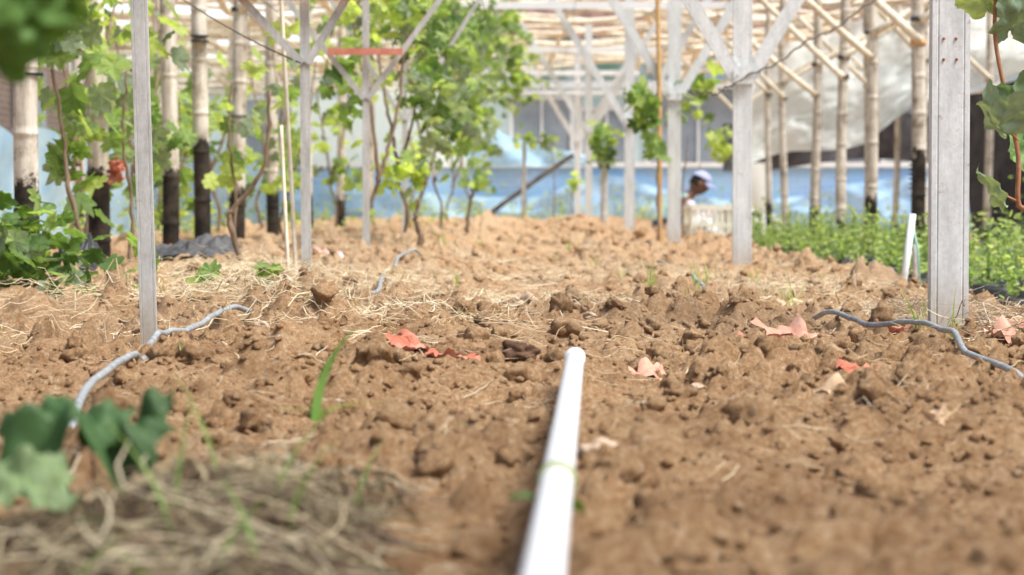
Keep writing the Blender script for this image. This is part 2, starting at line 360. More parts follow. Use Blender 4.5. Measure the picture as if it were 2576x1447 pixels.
def bigleaf(name,loc,size,mat,rot=0,tilt=(0,0),crump=.12,label='',cat='leaf',tint=None,group=None,drape=True,curl=.4,flat=False,torn=.012,stretch=1,bury=72):
    K=72;rings=8
    o=OUT;seg=np.linspace(0,len(o),K,endpoint=False)
    pts=[]
    for s in seg:
        i=int(s)%len(o);f=s-int(s);pts.append(o[i]*(1-f)+o[(i+1)%len(o)]*f)
    pts=np.array(pts)+rng.normal(0,.012,(K,2));c=np.array([0,.22])
    if torn>.02:
        th=np.arange(K)/K*2*np.pi;rad=.52*(1+torn*8*(.6*np.sin(2*th+U(0,6))+.5*np.sin(3*th+U(0,6))+.35*np.sin(7*th+U(0,6))+.25*np.sin(13*th+U(0,6))))
        dd=pts-c;an=np.arctan2(dd[:,0],dd[:,1]);o_=np.argsort(an);rs=np.interp(an,an[o_],rad[o_]);blob=c+np.stack([np.sin(an)*rs,np.cos(an)*rs*1.1],1);pts=pts*.35+blob*.65
    V=[[0,.22]];
    for r in range(1,rings+1): V+= list(c+(pts-c)*r/rings)
    V=np.array(V)*size;V[:,0]*=stretch;s1=int(rng.integers(1000))
    u=V[:,0]/size;v=V[:,1]/size
    ang=np.arctan2(u,v-.05);vein=-.03*np.abs(np.sin(ang*3.5))
    z=size*(crump*2.2*vnoise(u*2.3+9,v*2.3+9,s1)+crump*1.3*vnoise(u*6+30,v*6+30,s1+1)+crump*.7*vnoise(u*12+30,v*12+30,s1+2)+vein+curl*(u*u*.6+(v-.4)**2*.5)*(1 if rng.random()<.6 else -.3))
    m=Matrix.Rotation(rot,4,'Z')@Matrix.Rotation(tilt[0],4,'X')@Matrix.Rotation(tilt[1],4,'Y')
    W=np.array([list(m@Vector((V[i,0],V[i,1]-.25*size,z[i]))) for i in range(len(V))])
    if drape:
        hh=H(W[:,0]+loc[0],W[:,1]+loc[1])
        if flat: W[:,2]=W[:,2]*.9+.6*(hh-hh.mean())+np.percentile(hh,bury)-loc[2]+.004
        else:
            h0=float(np.mean(hh));W[:,2]+=.5*(hh-h0);W[:,2]+=.8*np.percentile(hh-(W[:,2]+loc[2]),70)+.004
    F=[[0,1+k,1+(k+1)%K] for k in range(K)]
    for r in range(rings-1):
        for k in range(K):
            k2=(k+1)%K;F.append([1+r*K+k,1+(r+1)*K+k,1+(r+1)*K+k2,1+r*K+k2])
    W=W+np.array(loc)
    tn=np.tile(np.array(tint,float),(len(W),1)) if tint is not None else None
    ob=mesh(name,W,F,mat,None,True,tn,origin=loc)
    if label: tag(ob,label,cat,group)
    return ob

# ================================================================= GROUND
def cat(*a): return np.unique(np.round(np.concatenate(a),5))
xs=cat(np.arange(-1.4,1.4,.0074),-np.geomspace(1.4,3.6,85),np.geomspace(1.4,3.6,85),-np.geomspace(3.6,14,40),np.geomspace(3.6,14,40),-np.geomspace(14,400,14),np.geomspace(14,400,14))
ys=cat(-np.geomspace(1,200,10),np.linspace(-1,1.1,30),np.arange(1.1,3.0,.012),np.arange(3.0,8,.0074),np.arange(8,16,.018),np.arange(16,42,.06),np.geomspace(42,900,25))
X,Y=np.meshgrid(xs,ys);Z=H(X.ravel(),Y.ravel())
nx,ny=len(xs),len(ys)
me=bpy.data.meshes.new('ground');me.vertices.add(nx*ny)
me.vertices.foreach_set('co',np.stack([X.ravel(),Y.ravel(),Z],1).astype(np.float32).ravel())
i=np.arange((ny-1)*(nx-1));r=i//(nx-1);c=i%(nx-1);a=r*nx+c
q=np.stack([a,a+1,a+nx+1,a+nx],1).astype(np.int32)
me.loops.add(q.size);me.loops.foreach_set('vertex_index',q.ravel())
me.polygons.add(len(q));me.polygons.foreach_set('loop_start',(np.arange(len(q))*4).astype(np.int32));me.polygons.foreach_set('loop_total',np.full(len(q),4,np.int32))
me.polygons.foreach_set('use_smooth',np.ones(len(q),bool));me.materials.append(M['soil']);me.update(calc_edges=True);me.validate()
g=bpy.data.objects.new('ground',me);COL.objects.link(g);tag(g,'loose crumbly golden-brown garden soil with clods','ground',kind='structure')
px_=np.linspace(1.56,1.93,10);py_=np.linspace(7.6,27,200);XX,YY=np.meshgrid(px_,py_);XX[:,0]+=.05*vnoise(YY[:,0]*3,YY[:,0]*0,77);XX[:,-1]+=.05*vnoise(YY[:,0]*3,YY[:,0]*0,78)
ZZ=H(XX.ravel(),YY.ravel())*.6+.4*(-.165)+.016
o=mesh('path',np.stack([XX.ravel(),YY.ravel(),ZZ],1),[[r_*10+c_,r_*10+c_+1,(r_+1)*10+c_+1,(r_+1)*10+c_] for r_ in range(199) for c_ in range(9)],M['pathm']);tag(o,'pale dusty path beside seedling bed','path',kind='structure')

def ico(sub):
    b=bmesh.new();bmesh.ops.create_icosphere(b,subdivisions=sub,radius=1);V=np.array([v.co[:] for v in b.verts]);F=np.array([[v.index for v in f.verts] for f in b.faces]);b.free();return V,F
def rocky(V,amp,s):
    n=vnoise(V[:,0]*1.7+5+V[:,2],V[:,1]*1.7+V[:,2]*1.3+7,s)+.5*vnoise(V[:,0]*4+3-V[:,2]*3,V[:,1]*4+V[:,2]*4+7,s+1)+.3*vnoise(V[:,0]*9+V[:,2]*8,V[:,1]*9-V[:,2]*8,s+2)
    return V*(1+amp*n)[:,None]
I3V,I3F=ico(3);I2V,I2F=ico(2)
T3=[rocky(I3V,.9,100+7*k) for k in range(8)];T2=[rocky(I2V,.8,300+7*k) for k in range(8)]
VV=[];FF=[];n=0
def cl(n,y0,y1,x0,x1,s0,s1,p):
    return [(U(x0,x1),y0+(y1-y0)*rng.random(),s0+(s1-s0)*rng.random()**p) for _ in range(n)]
lst=cl(17000,2.2,8.5,-1.3,1.45,.0025,.010,2)+cl(1800,1.8,8,-1.2,1.4,.008,.038,3)+cl(3500,8,15,-1.6,1.5,.005,.030,2.2)+cl(900,15,26,-1.6,1.5,.015,.05,2.2)
lst=[(x,y,s) for x,y,s in lst if not(abs(x-.07*(y-1.56)/2.7)<.02+s and y<4.35)]
hz=H(np.array([l[0] for l in lst]),np.array([l[1] for l in lst]))
for (x,y,s),z in zip(lst,hz):
    big=s>.012 and y<9;T=(T3 if big else T2)[rng.integers(8)];a=U(0,6.28);R=np.array([[math.cos(a),-math.sin(a),0],[math.sin(a),math.cos(a),0],[0,0,1]])
    VV.append((T*np.array([1,U(.7,1),U(.6,.9)])*s)@R.T+np.array([x,y,z+.2*s]));FF.append((I3F if big else I2F)+n);n+=len(T)
o=mesh('soil_clods',np.vstack(VV),np.vstack(FF),M['soil'],None,True);tag(o,'scattered loose soil crumbs lying on the bed','soil',kind='stuff')

# ---------------------------------------------------------------- straw
def strips(n,fx,fy,L,w,cols,zoff,name,label,lift=.02,bend=.3,zp=.7):
    V=[];F=[];T=[];k=0
    P=[]
    xs_=[fx() for _ in range(n)];ys_=[fy() for _ in range(n)]
    for x,y in zip(xs_,ys_):
        l=U(*L);a=U(0,math.pi*2);cv=U(-bend,bend);K=5;ww=U(*w)
        pts=[];ang=a;px,py=x-.5*l*math.cos(a),y-.5*l*math.sin(a)
        for j in range(K+1):
            pts.append((px,py));ang+=cv/K*2;px+=math.cos(ang)*l/K;py+=math.sin(ang)*l/K
        P.append((pts,ww))
    allp=np.array([p for pts,_ in P for p in pts]);hz=H(allp[:,0],allp[:,1]).reshape(n,-1)
    for (pts,ww),h in zip(P,hz):
        h=np.maximum(h,np.convolve(np.pad(h,1,'edge'),[.33,.34,.33],'valid'));h=.35*h+.65*np.maximum(np.mean(h),h)
        u0=U(0,1)**zp
        tl=U(-lift,lift);c=np.array(cols[rng.integers(len(cols))])*U(.75,1.2)
        K=len(pts)-1
        for j,(px,py) in enumerate(pts):
            dx,dy=(pts[min(j+1,K)][0]-pts[max(j-1,0)][0],pts[min(j+1,K)][1]-pts[max(j-1,0)][1]);q=math.hypot(dx,dy)+1e-9
            nxn,nyn=-dy/q*ww/2,dx/q*ww/2;tap=1 if j<K else .4
            z=h[j]+u0*zoff(px,py)+.003+max(0,tl*(j/K))
            V+= [(px-nxn*tap,py-nyn*tap,z),(px,py,z+ww*.45),(px+nxn*tap,py+nyn*tap,z)];T+=[c]*3
            if j<K: F+= [[k+3*j,k+3*j+3,k+3*j+4,k+3*j+1],[k+3*j+1,k+3*j+4,k+3*j+5,k+3*j+2]]
        k+=3*(K+1)
    o=mesh(name,V,F,M['straw'],None,False,np.array(T));tag(o,label,'straw',kind='stuff');return o
SC=[(.66,.54,.36),(.74,.63,.45),(.56,.43,.27),(.44,.32,.2),(.78,.70,.54)]
def clstrips(n,nc,xr,yr,sx,sy,*a,**k):
    C=[(U(*xr),U(*yr)) for _ in range(nc)];idx=rng.integers(0,nc,n);xi=iter([float(rng.normal(C[i][0],sx)) for i in idx]);yi=iter([float(rng.normal(C[i][1],sy)) for i in idx])
    return strips(n,lambda:next(xi),lambda:next(yi),*a,**k)
clstrips(4000,60,(-1.25,1.4),(5.6,12.5),.13,.28,(.04,.17),(.0015,.0036),SC,lambda x,y:.02,'dry_straw','pale dry straw clumps strewn over the soil',.035)
strips(900,lambda:U(-1.3,1.4),lambda:U(5.3,13),(.03,.13),(.0015,.0032),SC,lambda x,y:.012,'dry_straw','scattered single dry straw stems on soil',.03)
strips(350,lambda:U(-1,1.1),lambda:U(3.0,5.5),(.03,.10),(.001,.0025),SC,lambda x,y:.01,'dry_straw','thin broken straw bits on crumbly soil',.02)
strips(1100,lambda:float(rng.normal(-1.1,.3)),lambda:U(6.5,10),(.06,.22),(.0018,.0035),SC,lambda x,y:.05,'dry_straw','thick matted dry straw around the poles',.05)
strips(500,lambda:float(rng.normal(1.25,.12)),lambda:U(5.6,8),(.06,.2),(.002,.004),[(.35,.27,.18),(.6,.5,.36),(.2,.14,.1)],lambda x,y:.04,'dry_straw','dark matted straw beside steel post',.06)
def hp(x,y): return .002+.078*math.exp(-((x+.33)/.15)**2-((y-2.42)/.34)**2)+.04*math.exp(-((x+.34)/.15)**2-((y-1.85)/.3)**2)
hx_=lambda s:(lambda:min(-.16+U(-.06,0),float(rng.normal(-.34,s))))
hy_=lambda:float(np.clip(rng.normal(2.2,.36),1.45,2.85))
strips(1700,hx_(.12),hy_,(.04,.14),(.0018,.0045),[(.085,.05,.028),(.14,.085,.048),(.06,.038,.022)],lambda x,y:.9*hp(x,y),'straw_heap','dark grass clippings underlayer, shaded gaps put into its colour',.015,.9,zp=.35)  # dark strip colours paint the shade in gaps between the heap's stems
strips(900,hx_(.12),hy_,(.04,.15),(.0013,.0030),[(.22,.17,.10),(.17,.16,.075),(.27,.21,.13),(.19,.13,.08)],hp,'straw_heap','heap of rotting grey-brown grass clippings on soil',.035,1.3,zp=.3)
strips(240,hx_(.12),hy_,(.05,.17),(.0015,.0034),[(.46,.38,.25),(.34,.29,.18),(.56,.48,.34)],lambda x,y:hp(x,y)+.004,'straw_heap','pale dry grass stems on top of clippings',.05,1.5,zp=.2)

# ---------------------------------------------------------------- grass tufts
def blade(mb,x,y,z,h,lean,az,w,col):
    K=7;V=[];F=[]
    for j in range(K+1):
        t=j/K;r=lean*t*t;px=x+math.cos(az)*r;py=y+math.sin(az)*r;pz=z+h*t*(1-.25*lean/h*t if lean<h*1.5 else 1-.6*t)
        ww=w*(1-t**2.2)*.5+.0002;a=(-math.sin(az),math.cos(az))
        if abs(a[0])<.5: a=(.8,a[1]*.6)
        V+=[(px-a[0]*ww,py-a[1]*ww,pz),(px,py+ww*.3,pz-ww*.3),(px+a[0]*ww,py+a[1]*ww,pz)]
        if j<K: F+=[[3*j,3*j+1,3*j+4,3*j+3],[3*j+1,3*j+2,3*j+5,3*j+4]]
    mb.add(V,F,col)
def tuft(x,y,n,h,col=(.34,.50,.12),w=.004,spread=.012,lab='thin green grass blades sprouting from bare soil'):
    mb=MB();z=h1(x,y)-.01
    for _ in range(n): blade(mb,x+U(-spread,spread),y+U(-spread,spread),z,h*U(.55,1.1),h*U(.05,.5),U(0,6.28),w*U(.7,1.2),tuple(np.array(col)*U(.8,1.25)))
    o=mb.make('grass_tuft',M['leaf'],None,True,origin=(x,y,z));tag(o,lab,'grass','small grass tufts on the soil');return o
for (x,y,n,h) in [(.40,8.2,7,.15),(.55,7.9,6,.13),(.88,7.9,8,.19),(1.0,6.0,6,.12),(1.03,5.75,4,.15),(.72,9.2,5,.14),(-.82,6.8,5,.13),(-.30,8.8,4,.10),(.48,7.4,5,.11),(.1,13,6,.12),(.3,12,6,.12),(.55,11.5,6,.12),(-.55,13.5,9,.18),(-.35,14.5,7,.15),(-.75,4.8,3,.06),(.9,9.5,5,.14),(.22,16,8,.15),(.63,8.6,4,.16),(.44,8.7,5,.13),(.8,8.3,4,.12),(.35,9.6,5,.12),(1.1,9.0,5,.12)]:
    tuft(x,y,n,h)
mb=MB();z=max(h1(-.29,3.0),.0)+.02
blade(mb,-.29,3.0,z,.14,.055,.1,.015,(.24,.44,.12));blade(mb,-.285,3.0,z,.055,.10,.1,.008,(.36,.5,.16));blade(mb,-.29,3.01,z,.04,.06,3.3,.007,(.34,.5,.16))
tag(mb.make('grass_tuft',M['leaf'],None,True,origin=(-.29,3,z)),'single broad green grass blade standing in soil','grass')
for (x,y,h,l,a,w) in [(-.32,2.35,.19,.07,2.6,.007),(-.27,2.3,.16,.08,.3,.006),(-.24,2.2,.13,.06,-.3,.006),(-.40,1.9,.12,.08,.2,.007),(-.33,2.1,.17,.1,2.5,.006),(-.2,2.5,.12,.06,1,.005),(-.28,1.95,.12,.06,.4,.007),(-.3,1.85,.10,.06,2.9,.006),(-.35,2.2,.17,.04,1.2,.005),(-.25,2.05,.11,.07,2.2,.006),(-.36,1.75,.10,.08,.6,.006)]:
    mb=MB();z=h1(x,y)+.01;blade(mb,x,y,z,h,l,a,w,(.26,.40,.12))
    tag(mb.make('grass_sprig',M['leaf'],None,True,origin=(x,y,z)),'arching green grass blade growing through dead clippings','grass','grass blades in clippings')

# ================================================================= PIPE & HOSES
pe=empty('irrigation_pipe',(.02,2.4,.02))
def addpart(mb_or,name,mat,parent,smooth=True): return under(mb_or.make(name,mat,None,smooth),parent)
R_=.0175
def pz(y): return .016+.006*(3-y)*(y<3)*.6
def pp(y): return (.07*(y-1.56)/2.7,y,pz(y))
yy=np.linspace(.5,4.32,40)
mb=MB();V,F=tube([pp(y) for y in yy],R_,28);mb.add(V,F);addpart(mb,'pipe_body',M['pvc'],pe)
def ringat(y0,y1,r): return tube([pp(y) for y in (y0,y0+.001,y1-.001,y1)],[r-.002,r,r,r-.002],28)
mb=MB();V,F=ringat(2.33,2.368,R_+.003);mb.add(V,F);addpart(mb,'tie_band',simple('tie',(.26,.30,.14),(.42,.46,.27),30),pe)
mb=MB();V,F=ringat(4.28,4.325,R_+.0025);mb.add(V,F);addpart(mb,'end_cap',M['pvc'],pe)
tag(pe,'white plastic irrigation pipe lying on brown soil','pipe')
tag(bigleaf('pipe_leaf',(.022,2.30,.012),.066,M['leafdull'],1.5,(.2,.1),tint=(.12,.19,.06),drape=False,curl=-.8),'small wilted green leaf draped under pipe','leaf')
def hose(name,pts,r,label):
    P=smoothpts([(x,y,0) for x,y,_ in pts],220);off=smoothpts([(o_,0,0) for _,_,o_ in pts],220)[:,0]
    hz=H(P[:,0],P[:,1]);k=np.ones(13)/13;hs=np.convolve(np.pad(hz,6,'edge'),k,'valid')
    P[:,0]+=.003*np.sin(P[:,1]*7);P[:,2]=hs+off;V,F=tube(P,r,12);o=mesh(name,V,F,M['hose'],None,True,origin=tuple(P[80]));tag(o,label,'hose');return o
hose('drip_hose',[(-.66,3.2,-.10),(-.72,3.5,-.02),(-.77,3.85,.045),(-.81,4.3,.045),(-.84,4.75,.035),(-.85,4.95,.0),(-.855,5.15,.03),(-.85,5.4,.05),(-.83,5.8,.052),(-.80,6.2,.04),(-.72,6.5,-.03),(-.6,6.75,.0),(-.54,7.1,.045),(-.52,7.5,.055),(-.55,8.2,.055),(-.58,8.8,.01),(-.62,9.9,.0),(-.63,10.4,.055),(-.6,11.4,.055),(-.6,12.4,-.06)],.0074,'grey plastic drip hose half buried in soil')
hose('drip_hose',[(1.0,4.2,-.05),(.955,4.6,.03),(.97,5.2,.04),(1.02,5.7,.042),(.98,6.05,.042),(.90,6.3,.045),(.83,6.6,.042),(.78,6.9,-.02),(.72,7.3,.04),(.68,7.7,.0),(.61,8.3,.05),(.62,9.2,.05),(.65,9.7,.0),(.64,10.6,-.04),(.66,12.2,.05),(.6,13.4,-.05),(.4,17,.02),(.4,20,-.03)],.0074,'grey plastic drip hose snaking past the steel post')

# ================================================================= STEEL POSTS
def steel(x,y,zc,w,arm,top,mat,label,group,la=(.62,.62),lean=0,armlen=1.35):
    z0=h1(x,y)-.15
    e=empty('trellis_post',(x,y,z0))
    mb=MB();V,F=channel(w,(x,y,z0),(x+lean,y,top),depth=1.0 if w>.06 else .8);mb.add(V,F);addpart(mb,'post',mat,e,False)
    xc=x+lean*(zc-z0)/(top-z0)
    for s,k in((-1,la[0]),(1,la[1])):
        mb=MB();V,F=channel(arm,(xc+s*w*.25,y-.012+.004*s,zc-.03),(xc+s*(w*.25+k*armlen),y-.012+.004*s,zc+armlen),t=.0025);mb.add(V,F);addpart(mb,'arm',mat,e,False)
    if w>.06:
        mb=MB()
        V,F=box(xc-w*.52,xc+w*.52,y-.030,y-.024,zc-.05,zc+.04);mb.add(V,F)
        for bx in(-.3,.3):
            V,F=tube([(xc+bx*w,y-.031,zc),(xc+bx*w,y-.040,zc)],.007,6);mb.add(V,F)
        addpart(mb,'gusset_plate',mat,e,False)
    tag(e,label,'post',group);return e
GP='steel Y-shaped trellis posts'
p1=steel(1.095,6.1,1.02,.1,.075,2.6,M['zinc'],'galvanised steel channel post with bolt holes in soil',GP)
steel(1.09,12.2,1.0,.1,.075,2.6,M['zinc'],'grey steel Y-shaped trellis post standing in soil',GP)
steel(1.045,17.5,1.16,.1,.07,2.6,M['zinc'],'grey steel Y-shaped trellis post standing in soil',GP)
steel(.925,23,1.15,.1,.07,2.6,M['zinc'],'grey steel Y-shaped trellis post standing in soil',GP)
steel(.65,29,1.27,.09,.07,2.6,M['zinc'],'grey steel Y-shaped trellis post standing in soil',GP)
steel(.60,34,1.3,.09,.07,2.6,M['zinc'],'grey steel Y-shaped trellis post standing in soil',GP)
GP2='slim metal trellis poles'
steel(-.895,5.3,.93,.038,.028,2.3,M['pipezinc'],'slim weathered metal pole standing in soil',GP2,lean=-.06)
steel(-.905,9.0,.89,.038,.030,2.3,M['pipezinc'],'slim metal Y pole with forked arms',GP2,la=(.95,.62),lean=-.01)
steel(-.92,12.35,.91,.038,.030,2.3,M['pipezinc'],'slim metal Y pole with red crossbar',GP2,la=(.8,.75))
steel(-.95,16.5,.95,.038,.03,2.3,M['pipezinc'],'slim metal Y pole among vine leaves',GP2)
for (dx,z) in [(-.02,.745),(.012,.745),(-.02,.69),(.014,.69)]:
    V,F=tube([(1.095+dx,6.099,z),(1.095+dx,6.096,z)],.004,10);under(mesh('bolt',V,F,M['stem']),p1)
for (x,y,z,hw) in [(-.92,12.31,1.13,.2),(-.91,8.97,1.125,.27)]:
    V,F=box(x-hw,x+hw,y-.02,y+.01,z-.018,z+.018);o=mesh('crossbar',V,F,M['redbar'],None,False,origin=(x,y,z));tag(o,'rust-red painted metal crossbar fixed to slim pole','crossbar')
for (y,z,x0,x1,h) in [(28.95,2.27,-1.1,1.55,.035),(33.95,2.27,-1.05,1.5,.035),(22.95,2.3,-1.2,2.0,.035),(33.95,1.98,-.8,1.4,.025)]:
    V,F=box(x0,x1,y-.09,y-.05,z-h,z+h);o=mesh('crossbar',V,F,M['white'],None,False,origin=((x0+x1)/2,y,z));tag(o,'long white steel crossbar joining trellis rows','crossbar','white trellis crossbars')
def wire(name,a,b,sag,r,label,tw=False,n=40):
    a=np.array(a);b=np.array(b);P=[]
    for j in range(n+1):
        t=j/n;p=a*(1-t)+b*t;p=p-np.array([0,0,sag*4*t*(1-t)]);
        if tw: p=p+np.array([0,.0,.006])*math.sin(j*1.3)+np.array([0,0,.012])*math.sin(j*.31)
        P.append(p)
    V,F=tube(P,r,6);o=mesh(name,V,F,M['wire'],None,True,origin=tuple(a));tag(o,label,'wire');return o
wire('tie_wire',(1.02,12.1,.93),(2.35,12.8,1.75),.02,.005,'twisted dark wire strung from steel post',True,80)
wire('tie_wire',(1.02,12.1,.93),(.80,12.0,.90),.02,.004,'loose dark wire end hanging off steel post',True)
wire('tie_wire',(-.92,8.95,.86),(-1.75,10.3,1.35),.03,.003,'thin dark wire tied to slim metal pole')
for x,z in((-1.5,1.45),(-.3,1.45)):
    wire('trellis_wire',(x,5,z),(x,34,z),.03,.0025,'long thin trellis wire stretched between poles')
for x,z in((.35,2.2),(1.75,2.2)):
    wire('trellis_wire',(x,6,z),(x,34,z),.03,.0025,'long thin trellis wire stretched between posts')

# ================================================================= BAMBOO
GB='bamboo support posts'
def bpost(x,y,r,top,paint,lean=(0,0),label='thick bamboo post with black painted base',braces=(),rings=()):
    z0=h1(x,y)-.1
    V,F=bamboo((x,y,z0),(x+lean[0],y+lean[1],top),r)
    e=empty('bamboo_post',(x,y,z0))
    o=under(mesh('pole',V,F,M['bamboo']),e);o['paint_top']=paint
    for (za,dx,dy,dz) in braces:
        V,F=bamboo((x+lean[0]*za/top,y-.05,za),(x+dx,y+dy-.05,za+dz),r*.62);under(mesh('brace',V,F,M['bamboo_clean']),e)
        mb=MB();V,F=tube([(x+lean[0]*za/top,y-.0,za-.012),(x+lean[0]*za/top,y,za+.018)],r*1.10,12);mb.add(V,F);addpart(mb,'lashing',M['blk'] if rng.random()<.88 else M['orange'],e)
    for z in rings:
        mb=MB();V,F=tube([(x+lean[0]*z/top,y,z-.005),(x+lean[0]*z/top,y,z+.005)],r*1.12,14);mb.add(V,F);addpart(mb,'lashing',M['blk'],e)
    tag(e,label,'bamboo post',GB);return e
bpost(-2.0,9.0,.05,2.6,.40,(.03,0),rings=(.82,))
bpost(-2.0,10.5,.051,2.6,.47,(-.06,0),rings=(.56,.99))
bpost(-1.99,12.4,.046,2.7,.50,(.0,0))
bpost(-2.0,13.6,.050,2.7,.70,(.01,.1),rings=(1.28,1.31))
bpost(-1.98,15.2,.05,2.7,.41,(.02,0),rings=(.9,),braces=[(1.6,.7,0,.6)])
bpost(-2.0,17.3,.049,2.7,.43,(.01,0),braces=[(1.6,-.7,0,.6)])
bpost(-2.0,20.0,.046,2.8,.4,braces=[(1.6,.7,0,.6)])
for x,y in [(-2,23.5),(-2,27.5),(-3.5,14.5),(-3.6,18),(-3.6,22),(-3.6,27)]: bpost(x,y,.045,2.8,.4,(U(-.05,.05),0),braces=[(1.7,-.7,0,.6)])
RB=[(14.8,.047,.66),(16.6,.045,.38),(18.6,.044,.2),(20.3,.041,.3),(22.4,.036,.1),(24.2,.034,.35),(27,.035,.1)]
for k,(y,r,pt) in enumerate(RB):
    br=[(1.28+.1*(k%3),-.85,.0,.72),(1.55,.8,0,.45)] if k%2 else [(1.35,-.75,.3,.75),(1.5,.8,.4,.5)]
    rg=tuple(.42+.03*i for i in range(7)) if k==0 else ()
    bpost(2.43+U(-.04,.04),y,r,2.7,pt,(U(-.05,.05),0),'bamboo post with diagonal braces rising from seedlings',br,rg)
for (x,y) in [(3.2,19),(3.3,23),(3.3,27),(4.3,18),(4.3,22),(4.2,27)]: bpost(x,y,.038,2.7,.1,(U(-.05,.05),0),'bamboo post standing behind seedling bed',[(1.5,-.7,0,.7)])
def stake(p0,p1,r,mat,label,name='bamboo_stake'):
    V,F=bamboo(p0,p1,r,.2,10,.006);o=mesh(name,V,F,mat,None,True,origin=p0);tag(o,label,'stake');return o
stake((-.945,9.0,h1(-.945,9)-.05),(-1.03,9.2,1.4),.009,M['bamboo_clean'],'thin pale bamboo stake leaning beside metal pole')
stake((-.96,8.9,h1(-.96,8.9)-.05),(-1.0,9.0,.62),.008,M['bamboo_clean'],'short thin bamboo stake beside metal pole')
stake((.94,17.4,h1(.94,17.4)-.1),(.90,17.5,2.4),.019,M['bamboo_brown'],'orange-brown bamboo stake standing beside steel post')
stake((-.78,30,.1),(.48,31,1.0),.034,M['darkpole'],'dark pole leaning diagonally over far ground','leaning_pole')
stake((-.19,30,.05),(-.17,30,1.15),.03,M['pipezinc'],'grey short stake carrying a young vine')
stake((.75,26,.05),(.76,26,.95),.045,M['pipezinc'],'grey thick stake carrying a young vine')
V,F=tube([(1.545,9.8,-.16),(1.60,9.8,.27)],.0145,14);o=mesh('pipe_stake',V,F,M['white'],None,True,origin=(1.545,9.8,-.12));tag(o,'white plastic pipe stake leaning at seedling bed','stake')
V,F=tube([(1.60,9.85,.25),(1.63,9.85,.12),(1.64,9.85,-.05)],.006,6);o=mesh('green_strap',V,F,M['gglass'],None,True,origin=(1.60,9.85,.26));tag(o,'thin green strap hanging from white stake','strap')
V,F=bamboo((1.64,9.9,-.15),(1.635,9.9,.14),.014);o=mesh('bamboo_stake',V,F,M['pipezinc'],None,True,origin=(1.64,9.9,-.15));tag(o,'short weathered wooden stake at seedling bed','stake')

def roof(name,xr,y0,y1,step,z,label,r=.032,raft=3,slope=0):
    e=empty(name,((xr[0]+xr[1])/2,y0,z));y=y0;n=0
    while y<y1 and n<60:
        V,F=bamboo((xr[0]+U(-.3,.1),y+U(-.35,.35),z+U(-.1,.1)),(xr[1]+U(-.1,.3),y+U(-.45,.45),z+U(-.1,.1)+slope),r*U(.6,1.25),.35,8,.05)
        under(mesh('purlin',V,F,M['bamboo_clean']),e);y+=step*U(.5,1.5);n+=1
    for k in range(raft):
        x=xr[0]+(xr[1]-xr[0])*k/(raft-1)
        V,F=bamboo((x,y0-.3,z-.08),(x+U(-.5,.5),y1+.3,z-.07),r*1.2,.35,8,.05)
        under(mesh('rafter',V,F,M['bamboo_clean']),e)
    tag(e,label,'roof frame')
roof('bamboo_roof_frame',(-7,-1.1),22,41,.5,2.40,'open roof frame of pale bamboo poles above vines',raft=7,r=.032)
roof('bamboo_roof_frame',(-1.2,4.0),27,41,.75,2.85,'sparse bamboo roof frame above trellis posts',raft=7,r=.034)
roof('bamboo_roof_frame',(2.0,6.5),19,39,1.2,2.5,'open roof frame of bamboo poles over seedling bed',raft=5,slope=.2)

# ================================================================= VINES
GV='grape vines'
def vine(x,y,trunk,blobs,label,r=.014,bright=.45,grey=.15,size=(.065,.125),sig=.09,name='grape_vine'):
    z=h1(x,y)-.03;e=empty(name,(x,y,z))
    mb=MB()
    for tr in trunk:
        P=smoothpts([(x+a,y+b,z+c) for a,b,c in tr],24);P[:,:2]+=rng.normal(0,.004,(24,2));V,F=tube(P,np.linspace(r,r*.45,24)*rng.uniform(.85,1.15,24),8);mb.add(V,F)
    addpart(mb,'trunk',M['bark'],e)
    under(foliage('foliage',blobs,None,size,bright,grey,sig=sig),e)
    tag(e,label,'grape vine',GV);return e
tr1=[[(0,0,0),(.03,0,.25),(-.04,0,.5),(.05,0,.75),(.1,.1,1.1),(.15,.5,1.6)],[(-.02,0,.5),(-.1,.1,.9),(-.2,.3,1.4)]]
tr2=[[(0,0,0),(-.05,0,.2),(.02,0,.45),(.0,0,.8),(-.1,.2,1.2),(-.15,.3,1.7)],[(.02,0,.45),(.12,.1,.8),(.18,.2,1.3)]]
lab='grape vine with broad green leaves trained on trellis'
vine(-.92,12.9,tr2,[(-1.10,13.2,1.25,.14,.5,.28,48),(-.98,13.2,.85,.06,.3,.10,10),(-.70,13.4,1.45,.10,.4,.25,46)],lab,bright=.62)
vine(-.88,15.0,tr1,[(-.90,15.6,1.6,.28,.8,.2,100),(-.66,15.2,1.28,.07,.5,.38,105),(-.74,15,.85,.06,.4,.08,12),(-1.1,15.2,1.3,.10,.5,.2,26)],lab,bright=.42,grey=.4)
vine(-.88,17.5,tr2,[(-.82,18,1.75,.32,1.0,.25,120),(-.62,17.8,1.32,.07,.7,.46,135),(-.72,17.5,.9,.08,.4,.10,18)],lab,bright=.42,grey=.4)
vine(-.88,20.5,tr1,[(-.72,20.8,1.95,.36,1.1,.28,130),(-.60,20.5,1.45,.08,.8,.5,135),(-.68,20.5,.95,.10,.6,.12,22)],lab,bright=.5,grey=.35)
vine(-.9,24,tr2,[(-.65,24,2.1,.36,1.3,.25,120),(-.54,24,1.68,.10,1.0,.5,110),(-.68,24,1.05,.12,.7,.18,26)],lab,bright=.58,grey=.3)
vine(-.85,28,tr1,[(-.5,28,2.3,.4,1.5,.18,85),(-.42,28,1.85,.15,1,.35,80),(-.08,28.5,1.80,.18,.5,.12,46),(-.75,28,1.2,.16,.6,.25,28)],lab,bright=.65)
